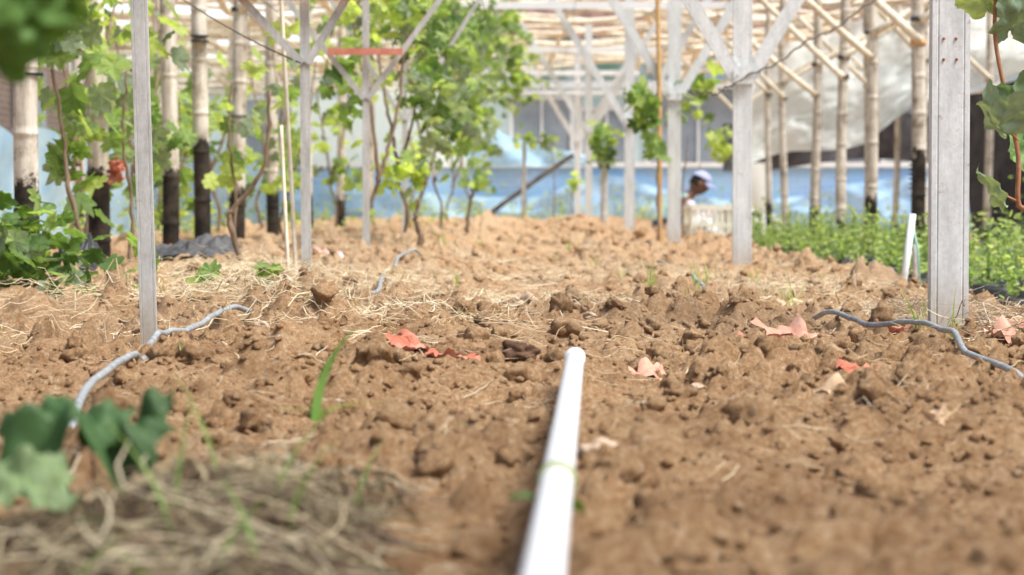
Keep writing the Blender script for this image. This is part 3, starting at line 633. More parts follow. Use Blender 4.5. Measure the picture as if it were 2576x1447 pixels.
vine(-.72,14,[[(0,0,0),(.01,0,.1),(-.02,0,.2),(.0,0,.32)]],[(-.74,14,.50,.13,.15,.05,46)],'young bushy grape vine with bright leaves',r=.022,bright=.78,size=(.05,.09),sig=.045)
vine(-.55,18,[[(0,0,0),(.01,0,.2),(.06,0,.45)]],[(-.5,18,.52,.08,.1,.06,20)],'young grape vine beside hanging plastic sheet',r=.02,bright=.6,size=(.05,.09),sig=.04)
lb='leafy grape vine growing between bamboo posts'
vine(-1.32,10.3,[[(0,0,0),(-.06,0,.22),(-.03,0,.28),(.10,0,.48),(.12,0,.8)]],[(-1.2,10.6,.98,.08,.2,.12,12)],'crooked brown grape vine trunk beside straw',r=.015,bright=.7)
vine(-2.1,9.7,[[(0,0,0),(.16,0,.12),(.12,0,.35),(.1,0,.55),(.05,0,.9)]],[(-2.02,9.75,.66,.08,.2,.22,44),(-1.98,9.8,1.05,.09,.3,.18,48)],lb,bright=.45,grey=.35,size=(.07,.13))
vine(-1.82,10.2,[[(0,0,0),(.02,0,.3),(-.02,0,.6),(0,0,.9)]],[(-1.80,10.3,.68,.05,.2,.18,20),(-1.76,10.4,1.1,.06,.2,.10,12)],lb,bright=.48,grey=.3,r=.01,size=(.07,.13))
vine(-2.3,11.6,tr1,[(-2.25,11.8,.80,.16,.3,.30,56),(-2.35,11.8,1.25,.16,.3,.2,34)],lb,bright=.52,grey=.3)
vine(-1.62,12.2,[[(0,0,0),(.02,0,.3),(-.02,0,.6),(0,0,.9)]],[(-1.66,12.3,.75,.05,.2,.15,14)],lb,bright=.6,grey=.2,r=.01)
vine(-2.25,13.0,tr1,[(-2.2,13.2,.82,.14,.4,.28,48),(-2.2,13.2,1.35,.15,.4,.12,18)],lb,bright=.64)
vine(-2.3,14.5,tr2,[(-2.22,14.5,.82,.12,.4,.28,50),(-2.3,14.6,.40,.12,.3,.10,18)],lb,bright=.74)
vine(-1.72,15.8,tr2,[(-1.72,15.8,.55,.10,.3,.2,26),(-1.70,15.8,.95,.08,.3,.10,10)],lb,bright=.75,r=.01)
vine(-2.3,16.4,tr1,[(-2.2,16.4,.88,.14,.4,.28,54),(-2.25,16.4,.45,.12,.4,.12,18)],lb,bright=.82)
vine(-2.25,18.8,tr2,[(-2.15,18.8,.95,.18,.5,.32,54)],lb,bright=.84)
vine(-1.9,21.5,tr1,[(-1.85,21.5,.9,.25,.6,.32,54),(-1.7,21.5,1.7,.3,.6,.15,20)],lb,bright=.84)
vine(-3.1,15.5,tr2,[(-3.1,15.5,.95,.22,.6,.25,54),(-3.2,15.5,1.4,.3,.5,.25,40)],lb,bright=.68)
vine(-3.3,20,tr2,[(-3.1,20,1.1,.3,.6,.3,50)],lb,bright=.8)
vine(-1.4,26,tr2,[(-1.4,26,1.2,.25,.9,.45,50)],lb,bright=.84)
sp='young grape vine with bright leaves tied to stake'
vine(.91,17.3,[[(0,0,0),(.0,0,.4),(-.02,0,.9),(-.04,0,1.2)]],[(.84,17.2,1.10,.09,.1,.09,34),(.88,17.2,.8,.03,.06,.12,9),(1.2,17.6,1.22,.10,.1,.05,12)],sp,r=.01,bright=.85,size=(.08,.14),sig=.045)
vine(.78,26,[[(0,0,0),(.0,0,.5),(.02,0,.9)]],[(.79,25.9,1.06,.12,.12,.10,90),(.8,26,.75,.06,.1,.10,20)],sp,r=.014,bright=.6,size=(.06,.11),sig=.05)
vine(.2,29,[[(0,0,0),(.02,0,.5),(-.02,0,1.1)]],[(.17,29,1.1,.06,.1,.12,18)],sp,r=.01,bright=.8,size=(.06,.11),sig=.04)
vine(-.17,29.9,[[(0,0,0),(.02,0,.5),(-.02,0,1.1)]],[(-.17,29.9,1.15,.12,.1,.06,20)],sp,r=.01,bright=.75,size=(.06,.11),sig=.04)
vine(.42,27.5,[[(0,0,0),(.0,0,.3),(.0,0,.55)]],[(.40,27.5,.6,.1,.1,.06,16)],sp,r=.01,bright=.85,size=(.06,.11),sig=.04)
vine(1.2,18.9,[[(0,0,0),(.0,0,.5),(.04,0,.9)]],[(1.2,19,1.0,.05,.1,.12,16)],sp,r=.009,bright=.8,size=(.06,.11),sig=.04)
vine(1.75,26,[[(0,0,0),(.0,0,.5),(.1,0,1.0)]],[(2.0,26,1.05,.10,.15,.2,40)],sp,r=.009,bright=.7,size=(.06,.12),sig=.06)

def stuffleaf(name,blobs,label,size,bright,sig=.12,mat='leaf',cat_='plants',lv=LV):
    o=foliage(name,blobs,None,size,bright,.1,mat,sig=sig,droop=.1,lv=lv);tag(o,label,cat_,kind='stuff');return o
stuffleaf('ground_creeper',[(-1.80,7.9,.09,.13,.5,.05,90),(-1.90,8.6,.20,.08,.4,.10,45),(-1.45,7.7,.06,.14,.35,.01,40)],'low green leafy creeper over straw-covered soil',(.05,.09),.32,sig=.06)
stuffleaf('ground_creeper',[(-.98,7.6,.08,.22,.12,.005,16)],'few bright creeper leaves lying on straw',(.04,.07),.8,.02)
stuffleaf('undergrowth',[(-3.2,14,.10,.9,4,.08,500),(-2.9,20,.14,1.3,4,.10,500),(-2.7,28,.2,1.5,6,.12,500),(-1.2,24,.22,.5,6,.08,300)],'low green weeds growing under the vines',(.03,.07),.75,.07,lv=LV2)
stuffleaf('undergrowth',[(0,36,.17,2.0,1.5,.10,500),(2.2,33,.2,1.2,3,.12,300),(-.5,31,.2,.8,1.5,.06,150)],'low bright weeds along the far wall',(.04,.09),.8,.12,lv=LV2)
stuffleaf('undergrowth',[(4.2,15,.05,1.0,4,.12,700),(4.2,24,.1,1.0,5,.12,500),(3.4,12,.05,.7,2,.12,350)],'dense low weeds beside shade net wall',(.04,.07),.8,.12,lv=LV2)

# ================================================================= SEEDLINGS
def seed_mesh(k):
    mb=MB();PT=[]
    for st in range(4):
        a=U(0,6.28);ln=U(.01,.06);h=U(.10,.24)
        P=smoothpts([(0,0,.13),(ln*.3*math.cos(a),ln*.3*math.sin(a),.13+h*.5),(ln*math.cos(a),ln*math.sin(a),.13+h)],6);V,F=tube(P,.0018,4);mb.add(V,F,(.25,.38,.12))
        for t in np.linspace(.2,1,10):
            q=P[int(t*5)]*(1-(t*5)%1)+P[min(5,int(t*5)+1)]*((t*5)%1);PT.append(q+rng.normal(0,.008,3))
    for _ in range(7):
        a=U(0,6.28);PT.append(np.array([.06*math.cos(a),.06*math.sin(a),U(.10,.14)]))
    PT=np.array(PT);n=len(PT);S=rng.uniform(.022,.045,n);V,F=leaves(PT,S,-.15,.5,lv=LV2,spread=.35)
    tt=tints(n,.85,.1)*np.array([1.0,1.0,1.3]);VV=np.vstack(mb.V+[V]);FF=mb.F+(F+mb.n).tolist();TT=np.vstack(mb.T+[np.repeat(tt,len(LV2),0)])
    o=mesh('foliage',VV,FF,M['leaf'],None,False,TT)
    ring=[(.062,.0),(.068,.03),(.066,.08),(.07,.12),(.066,.125)]
    V=[];F=[];K=14
    for r,z in ring:
        for j in range(K):
            a=2*math.pi*j/K;rr=r*(1+.06*math.sin(3*a+k)+U(-.03,.03));V.append((rr*math.cos(a),rr*math.sin(a),z))
    for i_ in range(len(ring)-1):
        for j in range(K): F.append([i_*K+j,i_*K+(j+1)%K,(i_+1)*K+(j+1)%K,(i_+1)*K+j])
    F.append([(len(ring)-1)*K+j for j in range(K)])
    b=mesh('polybag',V,F,M['blk'],None,True)
    return o.data,b.data,(o,b)
SM=[seed_mesh(k) for k in range(8)]
for s in SM:
    for o in s[2]: bpy.data.objects.remove(o)
cnt=0
for iy in range(46):
    y=9.4+iy*.33
    for ix in range(6):
        x=1.96+.17*ix+U(-.02,.02)
        if x>2.75 and y>20: continue
        s=SM[rng.integers(8)];yy_=y+U(-.05,.05)
        e=empty('potted_seedling',(x,yy_,h1(x,yy_)-.01));e.rotation_euler=(0,0,U(0,6.28));q=U(.7,1.35);e.scale=(1,1,q)
        a=bpy.data.objects.new('polybag',s[1]);b=bpy.data.objects.new('foliage',s[0])
        for c_ in(a,b): COL.objects.link(c_);c_.parent=e
        tag(e,'green seedling growing in black polybag on path','seedling','seedlings in black polybags');cnt+=1

# ================================================================= CRATES
def crate(x,y,z,w,d,h,mat,rot,label):
    e=empty('plastic_crate',(x,y,z))
    mb=MB()
    t=.008
    def side(p0,p1):
        p0=np.array(p0);p1=np.array(p1);L=np.linalg.norm(p1-p0);dx=(p1-p0)/L;nrm=np.array([dx[1],-dx[0]])
        def bar(u0,u1,z0,z1,th):
            V,F=box(u0,u1,-th,th,z0,z1);V=np.array(V);W=np.zeros_like(V);W[:,:2]=p0+V[:,:1]*dx+V[:,1:2]*nrm;W[:,2]=V[:,2];mb.add(W,F)
        bar(0,L,0,.05,t);bar(0,L,h-.05,h,t*2);bar(0,L,h*.5-.015,h*.5+.015,t*.9)
        n=int(L/.05)
        for i_ in range(n+1):
            u=L*i_/n;wd=.010 if i_ not in(0,n) else .02;bar(max(0,u-wd),min(L,u+wd),.02,h-.02,t*.7)
    a=w/2;b=d/2;side((-a,-b),(a,-b));side((a,-b+.02),(a,b-.02));side((a,b),(-a,b));side((-a,b-.02),(-a,-b+.02))
    V,F=box(-a+.01,a-.01,-b+.01,b-.01,.004,.018);mb.add(V,F)
    o=mb.make('crate_body',mat,e,False);e.rotation_euler=(0,0,rot);tag(e,label,'crate')
    return e
crate(1.61,21.2,-.05,.46,.34,.37,M['crate'],.12,'cream slatted plastic crate standing on ground')
crate(2.13,23.9,-.09,.36,.3,.34,M['blk'],-.1,'black slatted plastic crate beside crouching worker')
def crumple(name,loc,sx,sy,sz,mat,label,cat_,s=1,res=26):
    V=np.array([(i_/(res-1)*2-1,j/(res-1)*2-1) for i_ in range(res) for j in range(res)])
    r=np.clip(1-(np.abs(V[:,0])**2.5+np.abs(V[:,1])**2.5)/1.3,0,1)
    z=sz*(r**.5*(.75+.9*np.abs(vnoise(V[:,0]*2.5+40,V[:,1]*2.5+40,s)))+.25*vnoise(V[:,0]*7+20,V[:,1]*7+20,s+1)*(r>0))
    W=np.stack([V[:,0]*sx*(1+.12*vnoise(V[:,1]*3+9,V[:,0]*0+3,s+3)),V[:,1]*sy,z],1)
    W+=np.array(loc);W[:,2]=H(W[:,0],W[:,1])*.7+.3*loc[2]+z
    F=[[i_*res+j,(i_+1)*res+j,(i_+1)*res+j+1,i_*res+j+1] for i_ in range(res-1) for j in range(res-1)]
    o=mesh(name,W,F,mat,None,False,origin=loc);tag(o,label,cat_);return o
crumple('plastic_mulch_film',(-1.86,9.35,.06),.085,.25,.15,M['blk'],'crumpled black plastic film lying under vines','plastic film',3)
crumple('plastic_mulch_film',(-1.66,11.2,.06),.24,.35,.10,M['grayfilm'],'crumpled dark grey plastic film lying on soil','plastic film',11)
crumple('fertilizer_bag',(-1.0,11.0,.08),.08,.08,.06,M['pink'],'small crumpled pink and white bag on soil','bag',15)
crumple('white_sack',(2.35,26,-.08),.2,.15,.42,M['white'],'slumped white sack standing beside crates','sack',22)
crumple('white_sack',(2.75,27,-.08),.15,.15,.36,M['white'],'slumped white sack standing beside crates','sack',27)
crumple('cloth_bundle',(1.60,21.2,.02),.19,.13,.22,M['white'],'white cloth bundle lying inside cream crate','sack',29)

# ================================================================= PERSON
def skin_mesh(name,joints,edges,mat,parent,root=0,sub=2):
    me=bpy.data.meshes.new(name);me.from_pydata([j[:3] for j in joints],edges,[]);me.materials.append(mat)
    o=bpy.data.objects.new(name,me);COL.objects.link(o)
    md=o.modifiers.new('skin','SKIN');sv=me.skin_vertices[0].data
    for i_,j in enumerate(joints):
        sv[i_].radius=(j[3],j[3]);sv[i_].use_root=(i_==root)
    md.use_smooth_shade=True;sb=o.modifiers.new('sub','SUBSURF');sb.levels=sub;sb.render_levels=sub
    bpy.context.view_layer.update();dg=bpy.context.evaluated_depsgraph_get();m2=bpy.data.meshes.new_from_object(o.evaluated_get(dg));bpy.data.objects.remove(o)
    for p in m2.polygons:p.use_smooth=True
    if not m2.materials: m2.materials.append(mat)
    o2=bpy.data.objects.new(name,m2);COL.objects.link(o2)
    if parent: o2.parent=parent
    return o2
pe=empty('person',(1.28,24.1,-.09))
J=[(0,0,.13,.115),(.10,0,.27,.11),(.22,0,.42,.115),(.30,0,.50,.07),(.345,0,.535,.05),(.385,0,.56,.055)]
E=[(0,1),(1,2),(2,3),(3,4),(4,5)]
def add(p,par): J.append(p);E.append((par,len(J)-1));return len(J)-1
for s in(-1,1):
    a=add((.27,s*.14,.46,.055),2);a=add((.34,s*.20,.34,.045),a) ;b=add((.43,s*.19,.28,.038),a);c=add((.62,s*.12,.345,.028),b);d=add((.70,s*.10,.36,.026),c)
    d2=add((.74,s*.10,.36,.024),d)
    for k,(dy,L) in enumerate([(-.03,.07),(-.01,.08),(.01,.075),(.028,.06)]):
        f=add((.775,s*.10+dy,.362,.0095),d2);f=add((.775+L*.5,s*.10+dy*1.1,.355,.0085),f);add((.775+L*.85,s*.10+dy*1.1,.335,.0075),f)
    f=add((.745,s*.10-s*.035,.35,.01),d);add((.775,s*.10-s*.05,.34,.008),f)
    h=add((.05,s*.11,.12,.09),0);k_=add((.40,s*.17,.30,.062),h);k2=add((.30,s*.16,.16,.055),k_);an=add((.27,s*.16,.06,.036),k2);add((.42,s*.17,.025,.03),an)
body=skin_mesh('body',J,E,M['skin'],pe)
V,F=ico(4);V=V.copy()
hx=V[:,0].copy();hy=V[:,1].copy();hzz=V[:,2].copy()
W=np.stack([hx*.098,hy*.076,hzz*.118],1)
front=np.clip(hx,0,1)
W[:,0]+=.022*np.exp(-((hy/.16)**2)-((hzz+.12)/.20)**2)*front
W[:,0]+=.010*np.exp(-((hy/.35)**2)-((hzz+.5)/.10)**2)*front
W[:,0]+=.012*np.exp(-((hy/.4)**2)-((hzz+.85)/.15)**2)*front
for s in(-1,1):
    W[:,0]-=.012*np.exp(-(((hy-s*.38)/.16)**2)-((hzz-.1)/.12)**2)*front
    W[:,1]+=s*.016*np.exp(-((hx+.05)/.14)**2-((hzz+.02)/.22)**2)*np.clip(s*hy,0,1)
W[:,1]*=1-.25*np.clip(-hzz,0,1)
Rm=np.array(Matrix.Rotation(math.radians(26),3,'Y'));W=W@Rm.T+np.array([.42,0,.63])
hd=mesh('head_tmp',W,F,M['skin'],pe)
bmj=bmesh.new();bmj.from_mesh(body.data);bmj.from_mesh(hd.data);bmj.to_mesh(body.data);bmj.free();bpy.data.objects.remove(hd)
for p in body.data.polygons:p.use_smooth=True
HC_=np.array([.42,0,.63])
def hp_(v): return tuple(np.array(v)@Rm.T+HC_)
mb=MB();V0,F0=ico(2)
for s in(-1,1): mb.add(np.array([hp_((.088,s*.03,.012))])+V0*.011,F0)
o=mb.make('eyes',M['white'],pe)
mb=MB()
for s in(-1,1): mb.add(np.array([hp_((.096,s*.03,.010))])+V0*.006,F0)
mb.make('pupils',M['hair'],pe)
V,F=ico(3);W=np.stack([V[:,0]*.103,V[:,1]*.081,V[:,2]*.12],1);keep=(V[:,2]>-.30)&((V[:,0]<.15)|(V[:,2]>.45))
W=W@Rm.T+HC_+np.array([-.005,0,.005]);F=[f for f in F if all(keep[i_] for i_ in f)];mesh('hair',W,F,M['hair'],pe)
V,F=ico(3);keep=V[:,2]>.02;W=np.stack([V[:,0]*.112,V[:,1]*.09,V[:,2]*.10+.045],1)@Rm.T+HC_;F=[f for f in F if all(keep[i_] for i_ in f)]
cp=mesh('cap',W,F,M['cap'],pe)
V=[];F=[];K=14
for r in(0,1):
    for j in range(K+1):
        a=-1.15+2.3*j/K
        for th in(0,.006):
            rr=1+r*.75*math.cos(a*.8);V.append((.108*rr*math.cos(a),.088*(1+r*.15)*math.sin(a),.05-.012*r-th-.02*r*abs(math.sin(a))))
S=2*(K+1)
for j in range(K):
    F+=[[2*j,2*j+2,S+2*j+2,S+2*j],[2*j+1,S+2*j+1,S+2*j+3,2*j+3],[S+2*j,S+2*j+2,S+2*j+3,S+2*j+1]]
W=np.array(V)@Rm.T+HC_;b=mesh('brim',W,F,M['cap'],None);b.parent=cp
Js=[(0,0,.13,.13),(.10,0,.27,.125),(.22,0,.42,.13),(.29,0,.485,.085),(.27,.14,.46,.066),(.27,-.14,.46,.066)]
skin_mesh('shirt',Js,[(0,1),(1,2),(2,3),(2,4),(2,5)],M['teal'],pe)
for s in(-1,1):
    skin_mesh('sleeve',[(.29,s*.15,.45,.068),(.34,s*.20,.34,.058),(.43,s*.19,.28,.05),(.62,s*.12,.345,.038),(.66,s*.11,.352,.037)],[(0,1),(1,2),(2,3),(3,4)],M['lilac'],pe)
Jt=[(0,0,.13,.135)];Et=[]
for s in(-1,1):
    i0=len(Jt);Jt+=[(.05,s*.11,.12,.10),(.40,s*.17,.30,.073),(.30,s*.16,.16,.066),(.275,s*.16,.08,.05)];Et+=[(0,i0),(i0,i0+1),(i0+1,i0+2),(i0+2,i0+3)]
skin_mesh('trousers',Jt,Et,M['trouser'],pe)
tag(pe,'crouching worker in blue cap and lilac sleeves reaching toward crate','person')

# ================================================================= FENCES, BUILDINGS, TARPS
def sheet(name,P,nu,nv,mat,label,cat_,origin,smooth=True):
    V=[P(i_/nu,j/nv) for i_ in range(nu+1) for j in range(nv+1)]
    F=[[i_*(nv+1)+j,(i_+1)*(nv+1)+j,(i_+1)*(nv+1)+j+1,i_*(nv+1)+j+1] for i_ in range(nu) for j in range(nv)]
    o=mesh(name,V,F,mat,None,smooth,origin=origin);tag(o,label,cat_);return o
vn=lambda a,b,s: float(vnoise(np.array([a]),np.array([b]),s)[0])
def Pf(u,v):
    y=13+26*u;top=1.05+.18*math.sin(y*1.7)*math.sin(y*.6)+.12*vn(y*.8,3,5)
    return (-4.5+.12*math.sin(y*2.3+v*2)+.1*vn(y*2,v*3,6),y,-.05+(top+.05)*v)
sheet('blue_tarp_fence',Pf,160,14,M['bluetarp'],'sagging light blue plastic tarp fence behind vines','fence',(-4.5,13,0))
def Pr(u,v):
    x=-7.2+6.0*u;y=24+19*v;return (x,y,2.72+.10*math.sin(y*2.4)*math.sin(x*1.1)+.10*vn(x*1.5,y*.8,44))
sheet('plastic_roof_sheet',Pr,24,76,M['roofplastic'],'milky translucent plastic roof over bamboo lattice','plastic sheet',(-4,33,2.72))
e=empty('garden_wall',(1,39.5,0))
mb=MB();V,F=box(-4.6,8,39.5,39.8,-.3,.98);mb.add(V,F);addpart(mb,'wall',M['bluebrick'],e,False)
mb=MB();V,F=box(-4.65,8.05,39.44,39.86,.982,1.06);mb.add(V,F);addpart(mb,'coping',M['white'],e,False)
tag(e,'low blue painted brick wall with pale coping','wall')
M['bluenet']=simple('blue_net',(.38,.64,.90),(.58,.80,.95),6,.6,b=.3,trans=.3)
def Pn(u,v):
    x=-4.2+11.5*u;return (x,39.30+.05*math.sin(x*5+v*3)+.10*vn(x*3,v*5,8)+.05*vn(x*8,v*9,9),.0+v*(.62+.12*math.sin(x*1.3)+.25*vn(x*.9,1,7)))
sheet('blue_plastic_net',Pn,200,14,M['bluenet'],'wrinkled light blue plastic net hung on wall','net',(0,39.3,0))
def Pn2(u,v):
    x=-1.2+2.1*u;return (x,39.22+.06*math.sin(x*5+v*3)+.08*vn(x*6,v*4,12),1.0+v*(.62-.55*abs(u-.25)**.7))
sheet('blue_plastic_net',Pn2,40,10,M['bluetarp'],'light blue plastic sheet heaped on the wall','net',(0,39.25,1))
def Pn3(u,v):
    x=-4.3+3.2*u;return (x,40.2+.08*math.sin(x*4+v*2)+.10*vn(x*3,v*3,14),.9+v*(1.35+.1*math.sin(x*2)))
sheet('plastic_sheet',Pn3,60,20,M['plastic'],'pale translucent plastic curtain above blue wall','plastic sheet',(-2.7,40.2,1.5))
e=empty('long_building',(1,43,0))
def part(name,boxes,mat):
    mb=MB()
    for b_ in boxes:
        V,F=box(*b_);mb.add(V,F)
    return addpart(mb,name,mat,e,False)
part('wall',[(-11,12,43,43.3,-.2,3.5)],M['cyan'])
wins=[(-.45,.62,1.0,2.3),(.85,1.75,1.0,2.1),(2.1,3.9,1.0,2.6),(4.2,6.4,1.0,2.3),(6.7,9.0,1.0,2.4),(-5.6,-4.4,1.1,2.3)]
for w_ in wins:
    wo=part('window',[(w_[0],w_[1],42.9,42.99,w_[2],w_[3])],M['glass'])
    x0,x1,z0,z1=w_;fr=[(x0-.06,x0,42.84,42.98,z0-.06,z1+.06),(x1,x1+.06,42.84,42.98,z0-.06,z1+.06),(x0,x1,42.84,42.98,z1,z1+.06),(x0,x1,42.84,42.98,z0-.06,z0)]
    xm=(x0+x1)/2;fr.append((xm-.02,xm+.02,42.86,42.895,z0,z1))
    mb=MB()
    for b_ in fr:
        V,F=box(*b_);mb.add(V,F)
    f_=mb.make('frame',M['white'],None,False);f_.parent=wo
for a_ in(1.0,-.2,2.1): part('clerestory_window',[(a_,a_+.75,42.9,42.98,2.72,3.0)],M['gglass'])
part('beam',[(-11,12,42.6,42.8,2.5,2.62),(-11,12,42.55,42.75,3.12,3.3)],M['white'])
V=[];nu=240
for i_ in range(nu+1):
    x=-12+25*i_/nu
    for j in range(9): V.append((x,42.3+j*.5,3.42+j*.24+.035*math.sin(i_*1.57)+(.03 if j%2 else 0)))
F=[[i_*9+j,(i_+1)*9+j,(i_+1)*9+j+1,i_*9+j+1] for i_ in range(nu) for j in range(8)]
under(mesh('roof',V,F,M['tile'],None,False),e)
tag(e,'long pale cyan building with dark windows and brown tiled roof','building')
e=empty('brick_house',(-6.3,22,0))
part('wall',[(-6.6,-6.3,18,38,-.2,2.1)],M['brick'])
part('upper_wall',[(-6.6,-6.32,18,38,2.1,3.2)],M['white'])
for y0 in(23,27.5,32): part('window',[(-6.29,-6.22,y0,y0+1.6,1.3,2.0)],M['glass'])
part('roof',[(-7.2,-6.0,17.8,38.2,3.2,3.3)],M['tile'])
tag(e,'brown brick house wall with dark windows','house')
def Pd(u,v):
    y=12+16*u;return (5.2+.12*math.sin(y*2.1+v*2),y,-.1+1.75*v)
sheet('shade_net_wall',Pd,80,10,M['dark'],'dark black shade net hanging along seedling bed','net',(5.2,12,0))
def Pd2(u,v):
    x=2.9+4*u;return (x,36+.1*math.sin(x*4+v),.95+.75*v+.1*math.sin(x*1.5))
sheet('shade_net_wall',Pd2,60,8,M['dark'],'dark shade net hanging under bamboo roof','net',(4,36,1))
def Pp(u,v):
    x=2.50+4.2*u
    zb=float(np.interp(u,[0,.12,.3,.45,.7,1],[.80,.92,1.05,1.45,1.8,1.85]));zt=float(np.interp(u,[0,.1,.35,1],[1.85,2.2,2.6,2.75]))
    b=.25*math.sin(v*math.pi)*(.6+.4*math.sin(u*5));q=u*9+v*3.5
    return (x+.10*vn(u*6,v*4,31),27-b+.8*v+.22*vn(q,v*2,32)+.14*vn(u*26-v*6,v*5,33)+.06*vn(u*50,v*30,34)-1.2*u,zb+(zt-zb)*v+.04*math.sin(u*19))
sheet('plastic_sheet',Pp,140,60,M['plastic'],'large cloudy white plastic sheet draped under bamboo roof','plastic sheet',(4,27,2))
def Pq(u,v): return (-.98+.20*u+.04*v,18.9+.05*math.sin(u*5+v*3),.55+.2*v+.03*u+.02*math.sin(u*7))
sheet('plastic_sheet',Pq,12,12,M['plastic'],'small white plastic scrap hanging in vine','plastic sheet',(-.9,18.9,.6))
def Pq2(u,v): return (2.9+.55*u,34+.05*math.sin(u*5+v*3),.05+.9*v)
sheet('plastic_sheet',Pq2,12,12,M['plastic'],'white plastic panel leaning on blue wall','plastic sheet',(3.1,34,.1))
for (x,y,z,s) in [(-1.90,10.35,.44,.08),(-2.10,10.3,.44,.07),(-1.9,10.35,.48,.07)]:
    tag(bigleaf('dried_leaf',(x,y,z),s,M['dryred'],U(0,6),(1.3,.3),.3,drape=False,curl=1.2),'curled red dried leaf hanging beside bamboo post','leaf','dried red leaves')

# ================================================================= FOREGROUND LEAVES, STONES
GR='dried fallen leaves on soil'
for (x,y,s,mt,rt,lb_,ti,st) in [(-.25,4.70,.09,'dryred',.3,'crumpled red dried grape leaf on soil',(.2,.1),1.2),(-.165,4.66,.085,'dryred',1.8,'crumpled red dried grape leaf on soil',(.2,.1),1.2),
    (.28,4.85,.13,'drypale',.3,'flat salmon dried grape leaf on soil',(.12,.05),1.4),(.74,6.2,.18,'drypale',.2,'large salmon dried grape leaf on soil',(.12,.05),1.5),(.60,6.15,.13,'dryred',4.0,'reddish dried grape leaf on soil',(.1,-.1),1.2),
    (1.25,6.3,.18,'dryred',.3,'reddish dried grape leaf beside steel post',(.12,0),1.5),(.98,6.45,.12,'dryred',2.6,'orange-red dried grape leaf beside steel post',(.25,.1),1.2),(1.2,5.75,.13,'drypale',.2,'salmon dried grape leaf beside steel post',(.12,.1),1.3),
    (.70,4.74,.11,'dryred',.1,'dark red crumpled dried leaf on soil',(.2,.1),1.5),
    (.56,3.95,.11,'drytan',.5,'tan dried leaf lying flat on soil',(.1,.1),1.4),(.61,3.55,.045,'drytan',.4,'small tan leaf fragment on soil',(.1,.1),1.2),
    (1.06,5.1,.10,'dryred',.4,'brownish red dried leaf on soil',(.12,.1),1.3),(.9,7.9,.16,'drytan',.3,'tan dried leaf lying on straw',(.15,.1),1.3)]:
    bigleaf('dried_leaf',(x,y,h1(x,y)+.004),s,M[mt],rt,ti,.16,lb_,'leaf',group=GR,curl=.15,flat=True,torn=.04,stretch=st,bury=78)
bigleaf('wilted_grape_leaf',(-.475,2.32,.072),.12,M['leafdull'],.4,(.36,-.1),.26,'large wilted green grape leaf on clippings','leaf',tint=(.07,.145,.05),curl=-.7,drape=False,stretch=1.15)
bigleaf('wilted_grape_leaf',(-.425,2.36,.064),.09,M['leafdull'],5.4,(.34,.15),.28,'wilted green grape leaf on clippings','leaf',tint=(.06,.12,.042),curl=-.7,drape=False,stretch=1.2)
bigleaf('wilted_grape_leaf',(-.49,2.18,.050),.09,M['leafdull'],.2,(.4,.1),.24,'pale green wilted grape leaf on clippings','leaf',tint=(.20,.28,.13),curl=-.6,drape=False)
def rock(x,y,s,mt,label,name='stone'):
    V=rocky(ico(4)[0],.6,int(rng.integers(900)));F=ico(4)[1];z=h1(x,y)
    V=V*np.array([s,s*.8,s*.62])+np.array([x,y,z+s*.3]);tag(mesh(name,V,F,M[mt],None,True,origin=(x,y,z)),label,'stone')
rock(-.04,4.72,.040,'darkstone','dark brown lump of earth on soil','soil_lump')
rock(.085,3.15,.030,'stone','brown stone half sunk in soil')
rock(.115,3.1,.022,'stone','brown stone half sunk in soil')
for x,y,s in [(.28,2.45,.012),(.4,2.75,.015),(.36,3.0,.012),(-.35,4.1,.015),(.3,4.3,.012),(-.6,5.0,.018),(.45,5.6,.02),(.15,6.4,.02),(-.5,5.8,.018),(.8,3.9,.014),(.05,5.6,.016)]: rock(x,y,s,'stone','small pale pebble on soil')
rock(-.03,7.4,.05,'stone','rough brown clod of earth on soil')
e=empty('grape_vine_shoot',(1.3,5.2,h1(1.3,5.2)))
mb=MB()
for P in ([(1.3,5.2,-.02),(1.27,5.2,.25),(1.16,5.2,.32),(1.09,5.2,.30),(1.085,5.2,.42),(1.05,5.2,.58),(1.03,5.2,.72),(1.05,5.2,.95)],[(1.09,5.2,.31),(1.05,5.19,.33),(1.02,5.18,.36)],[(1.085,5.2,.45),(1.06,5.18,.47),(1.03,5.17,.5)]):
    V,F=tube(smoothpts(P,40),np.linspace(.008 if len(P)>4 else .003,.004 if len(P)>4 else .002,40),8);mb.add(V,F)
addpart(mb,'stem',M['stem'],e)
def shootleaf(loc,size,rot,tilt,tint,parent):
    return under(bigleaf('leaf',loc,size,M['leafdull'],rot,tilt,.14,'',tint=tint,drape=False,curl=.5),parent)
shootleaf((1.04,5.15,.50),.12,2.0,(1.0,.3),(.28,.38,.26),e);shootleaf((1.08,5.18,.53),.12,3.6,(1.1,-.3),(.20,.30,.17),e)
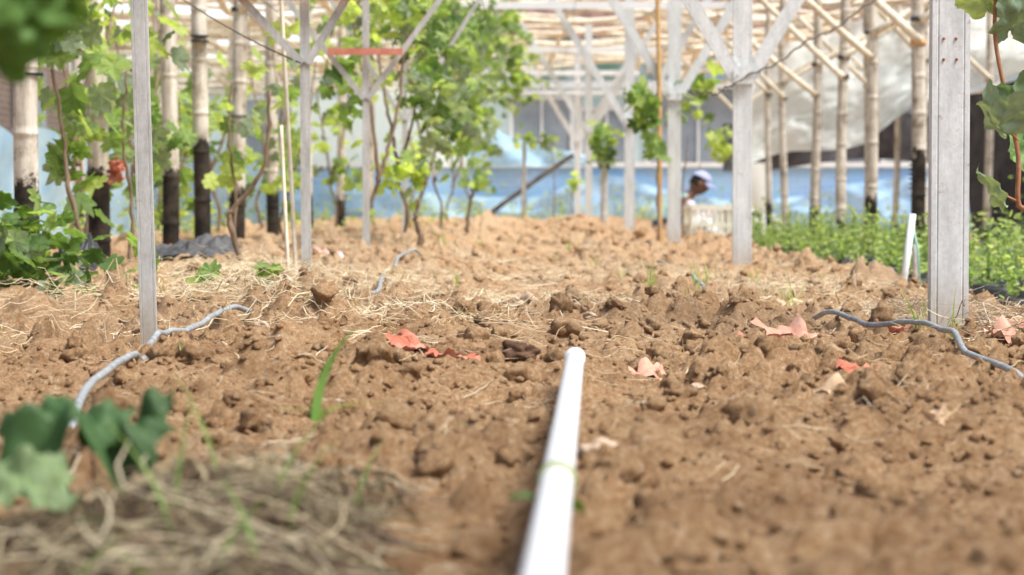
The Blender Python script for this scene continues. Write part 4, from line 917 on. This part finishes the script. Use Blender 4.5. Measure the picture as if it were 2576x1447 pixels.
shootleaf((1.015,5.15,.325),.10,1.3,(.9,.3),(.28,.38,.24),e);shootleaf((1.01,5.2,.77),.12,2.6,(1.2,.2),(.38,.50,.22),e);shootleaf((1.085,5.2,.72),.13,3.4,(1.2,.3),(.22,.32,.22),e);shootleaf((1.12,5.3,.42),.11,.4,(1.1,.3),(.18,.32,.12),e)
tag(e,'grape vine shoot with dull green leaves hanging beside post','grape vine')
e=empty('grape_vine_shoot',(-.62,2.1,h1(-.62,2.1)))
mb=MB();V,F=tube(smoothpts([(-.62,2.1,-.02),(-.63,2.1,.3),(-.58,2.1,.55),(-.50,2.05,.60),(-.45,2.0,.52)],40),.004,8);mb.add(V,F);addpart(mb,'stem',M['stem'],e)
shootleaf((-.455,2.0,.465),.085,3.0,(1.3,.1),(.12,.24,.05),e);shootleaf((-.43,2.02,.48),.06,3.6,(1.2,-.3),(.14,.27,.06),e);shootleaf((-.48,2.0,.44),.085,2.6,(1.2,.3),(.11,.22,.045),e)
tag(e,'dark green grape shoot drooping with broad leaves','grape vine')

# ================================================================= CAMERA / LIGHT
cam=bpy.data.cameras.new('camera');co=bpy.data.objects.new('camera',cam);COL.objects.link(co);scene.camera=co
co.location=(0,0,.30);co.rotation_euler=(math.radians(90-2.01),0,math.radians(.625))
cam.sensor_width=22.3;cam.lens=50;cam.clip_end=2000;cam.clip_start=.05
cam.dof.use_dof=True;cam.dof.focus_distance=5.8;cam.dof.aperture_fstop=3.2
EL=60;AZ=120
w=bpy.data.worlds.new('World');scene.world=w;w.use_nodes=True;nt=w.node_tree;bg=nt.nodes['Background'];sky=nt.nodes.new('ShaderNodeTexSky');sky.sky_type='NISHITA';sky.sun_disc=False
sky.sun_elevation=math.radians(EL);sky.sun_rotation=math.radians(AZ);sky.air_density=1;sky.dust_density=4;nt.links.new(sky.outputs[0],bg.inputs[0]);bg.inputs[1].default_value=.15
sl=bpy.data.lights.new('sun','SUN');so=bpy.data.objects.new('sun',sl);COL.objects.link(so);sl.energy=5.0;sl.angle=math.radians(28);sl.color=(1,.985,.955)
d=Vector((math.sin(math.radians(AZ))*math.cos(math.radians(EL)),math.cos(math.radians(AZ))*math.cos(math.radians(EL)),math.sin(math.radians(EL))))
so.rotation_euler=d.to_track_quat('Z','Y').to_euler();so.location=(0,0,10)
print('seedlings',cnt)
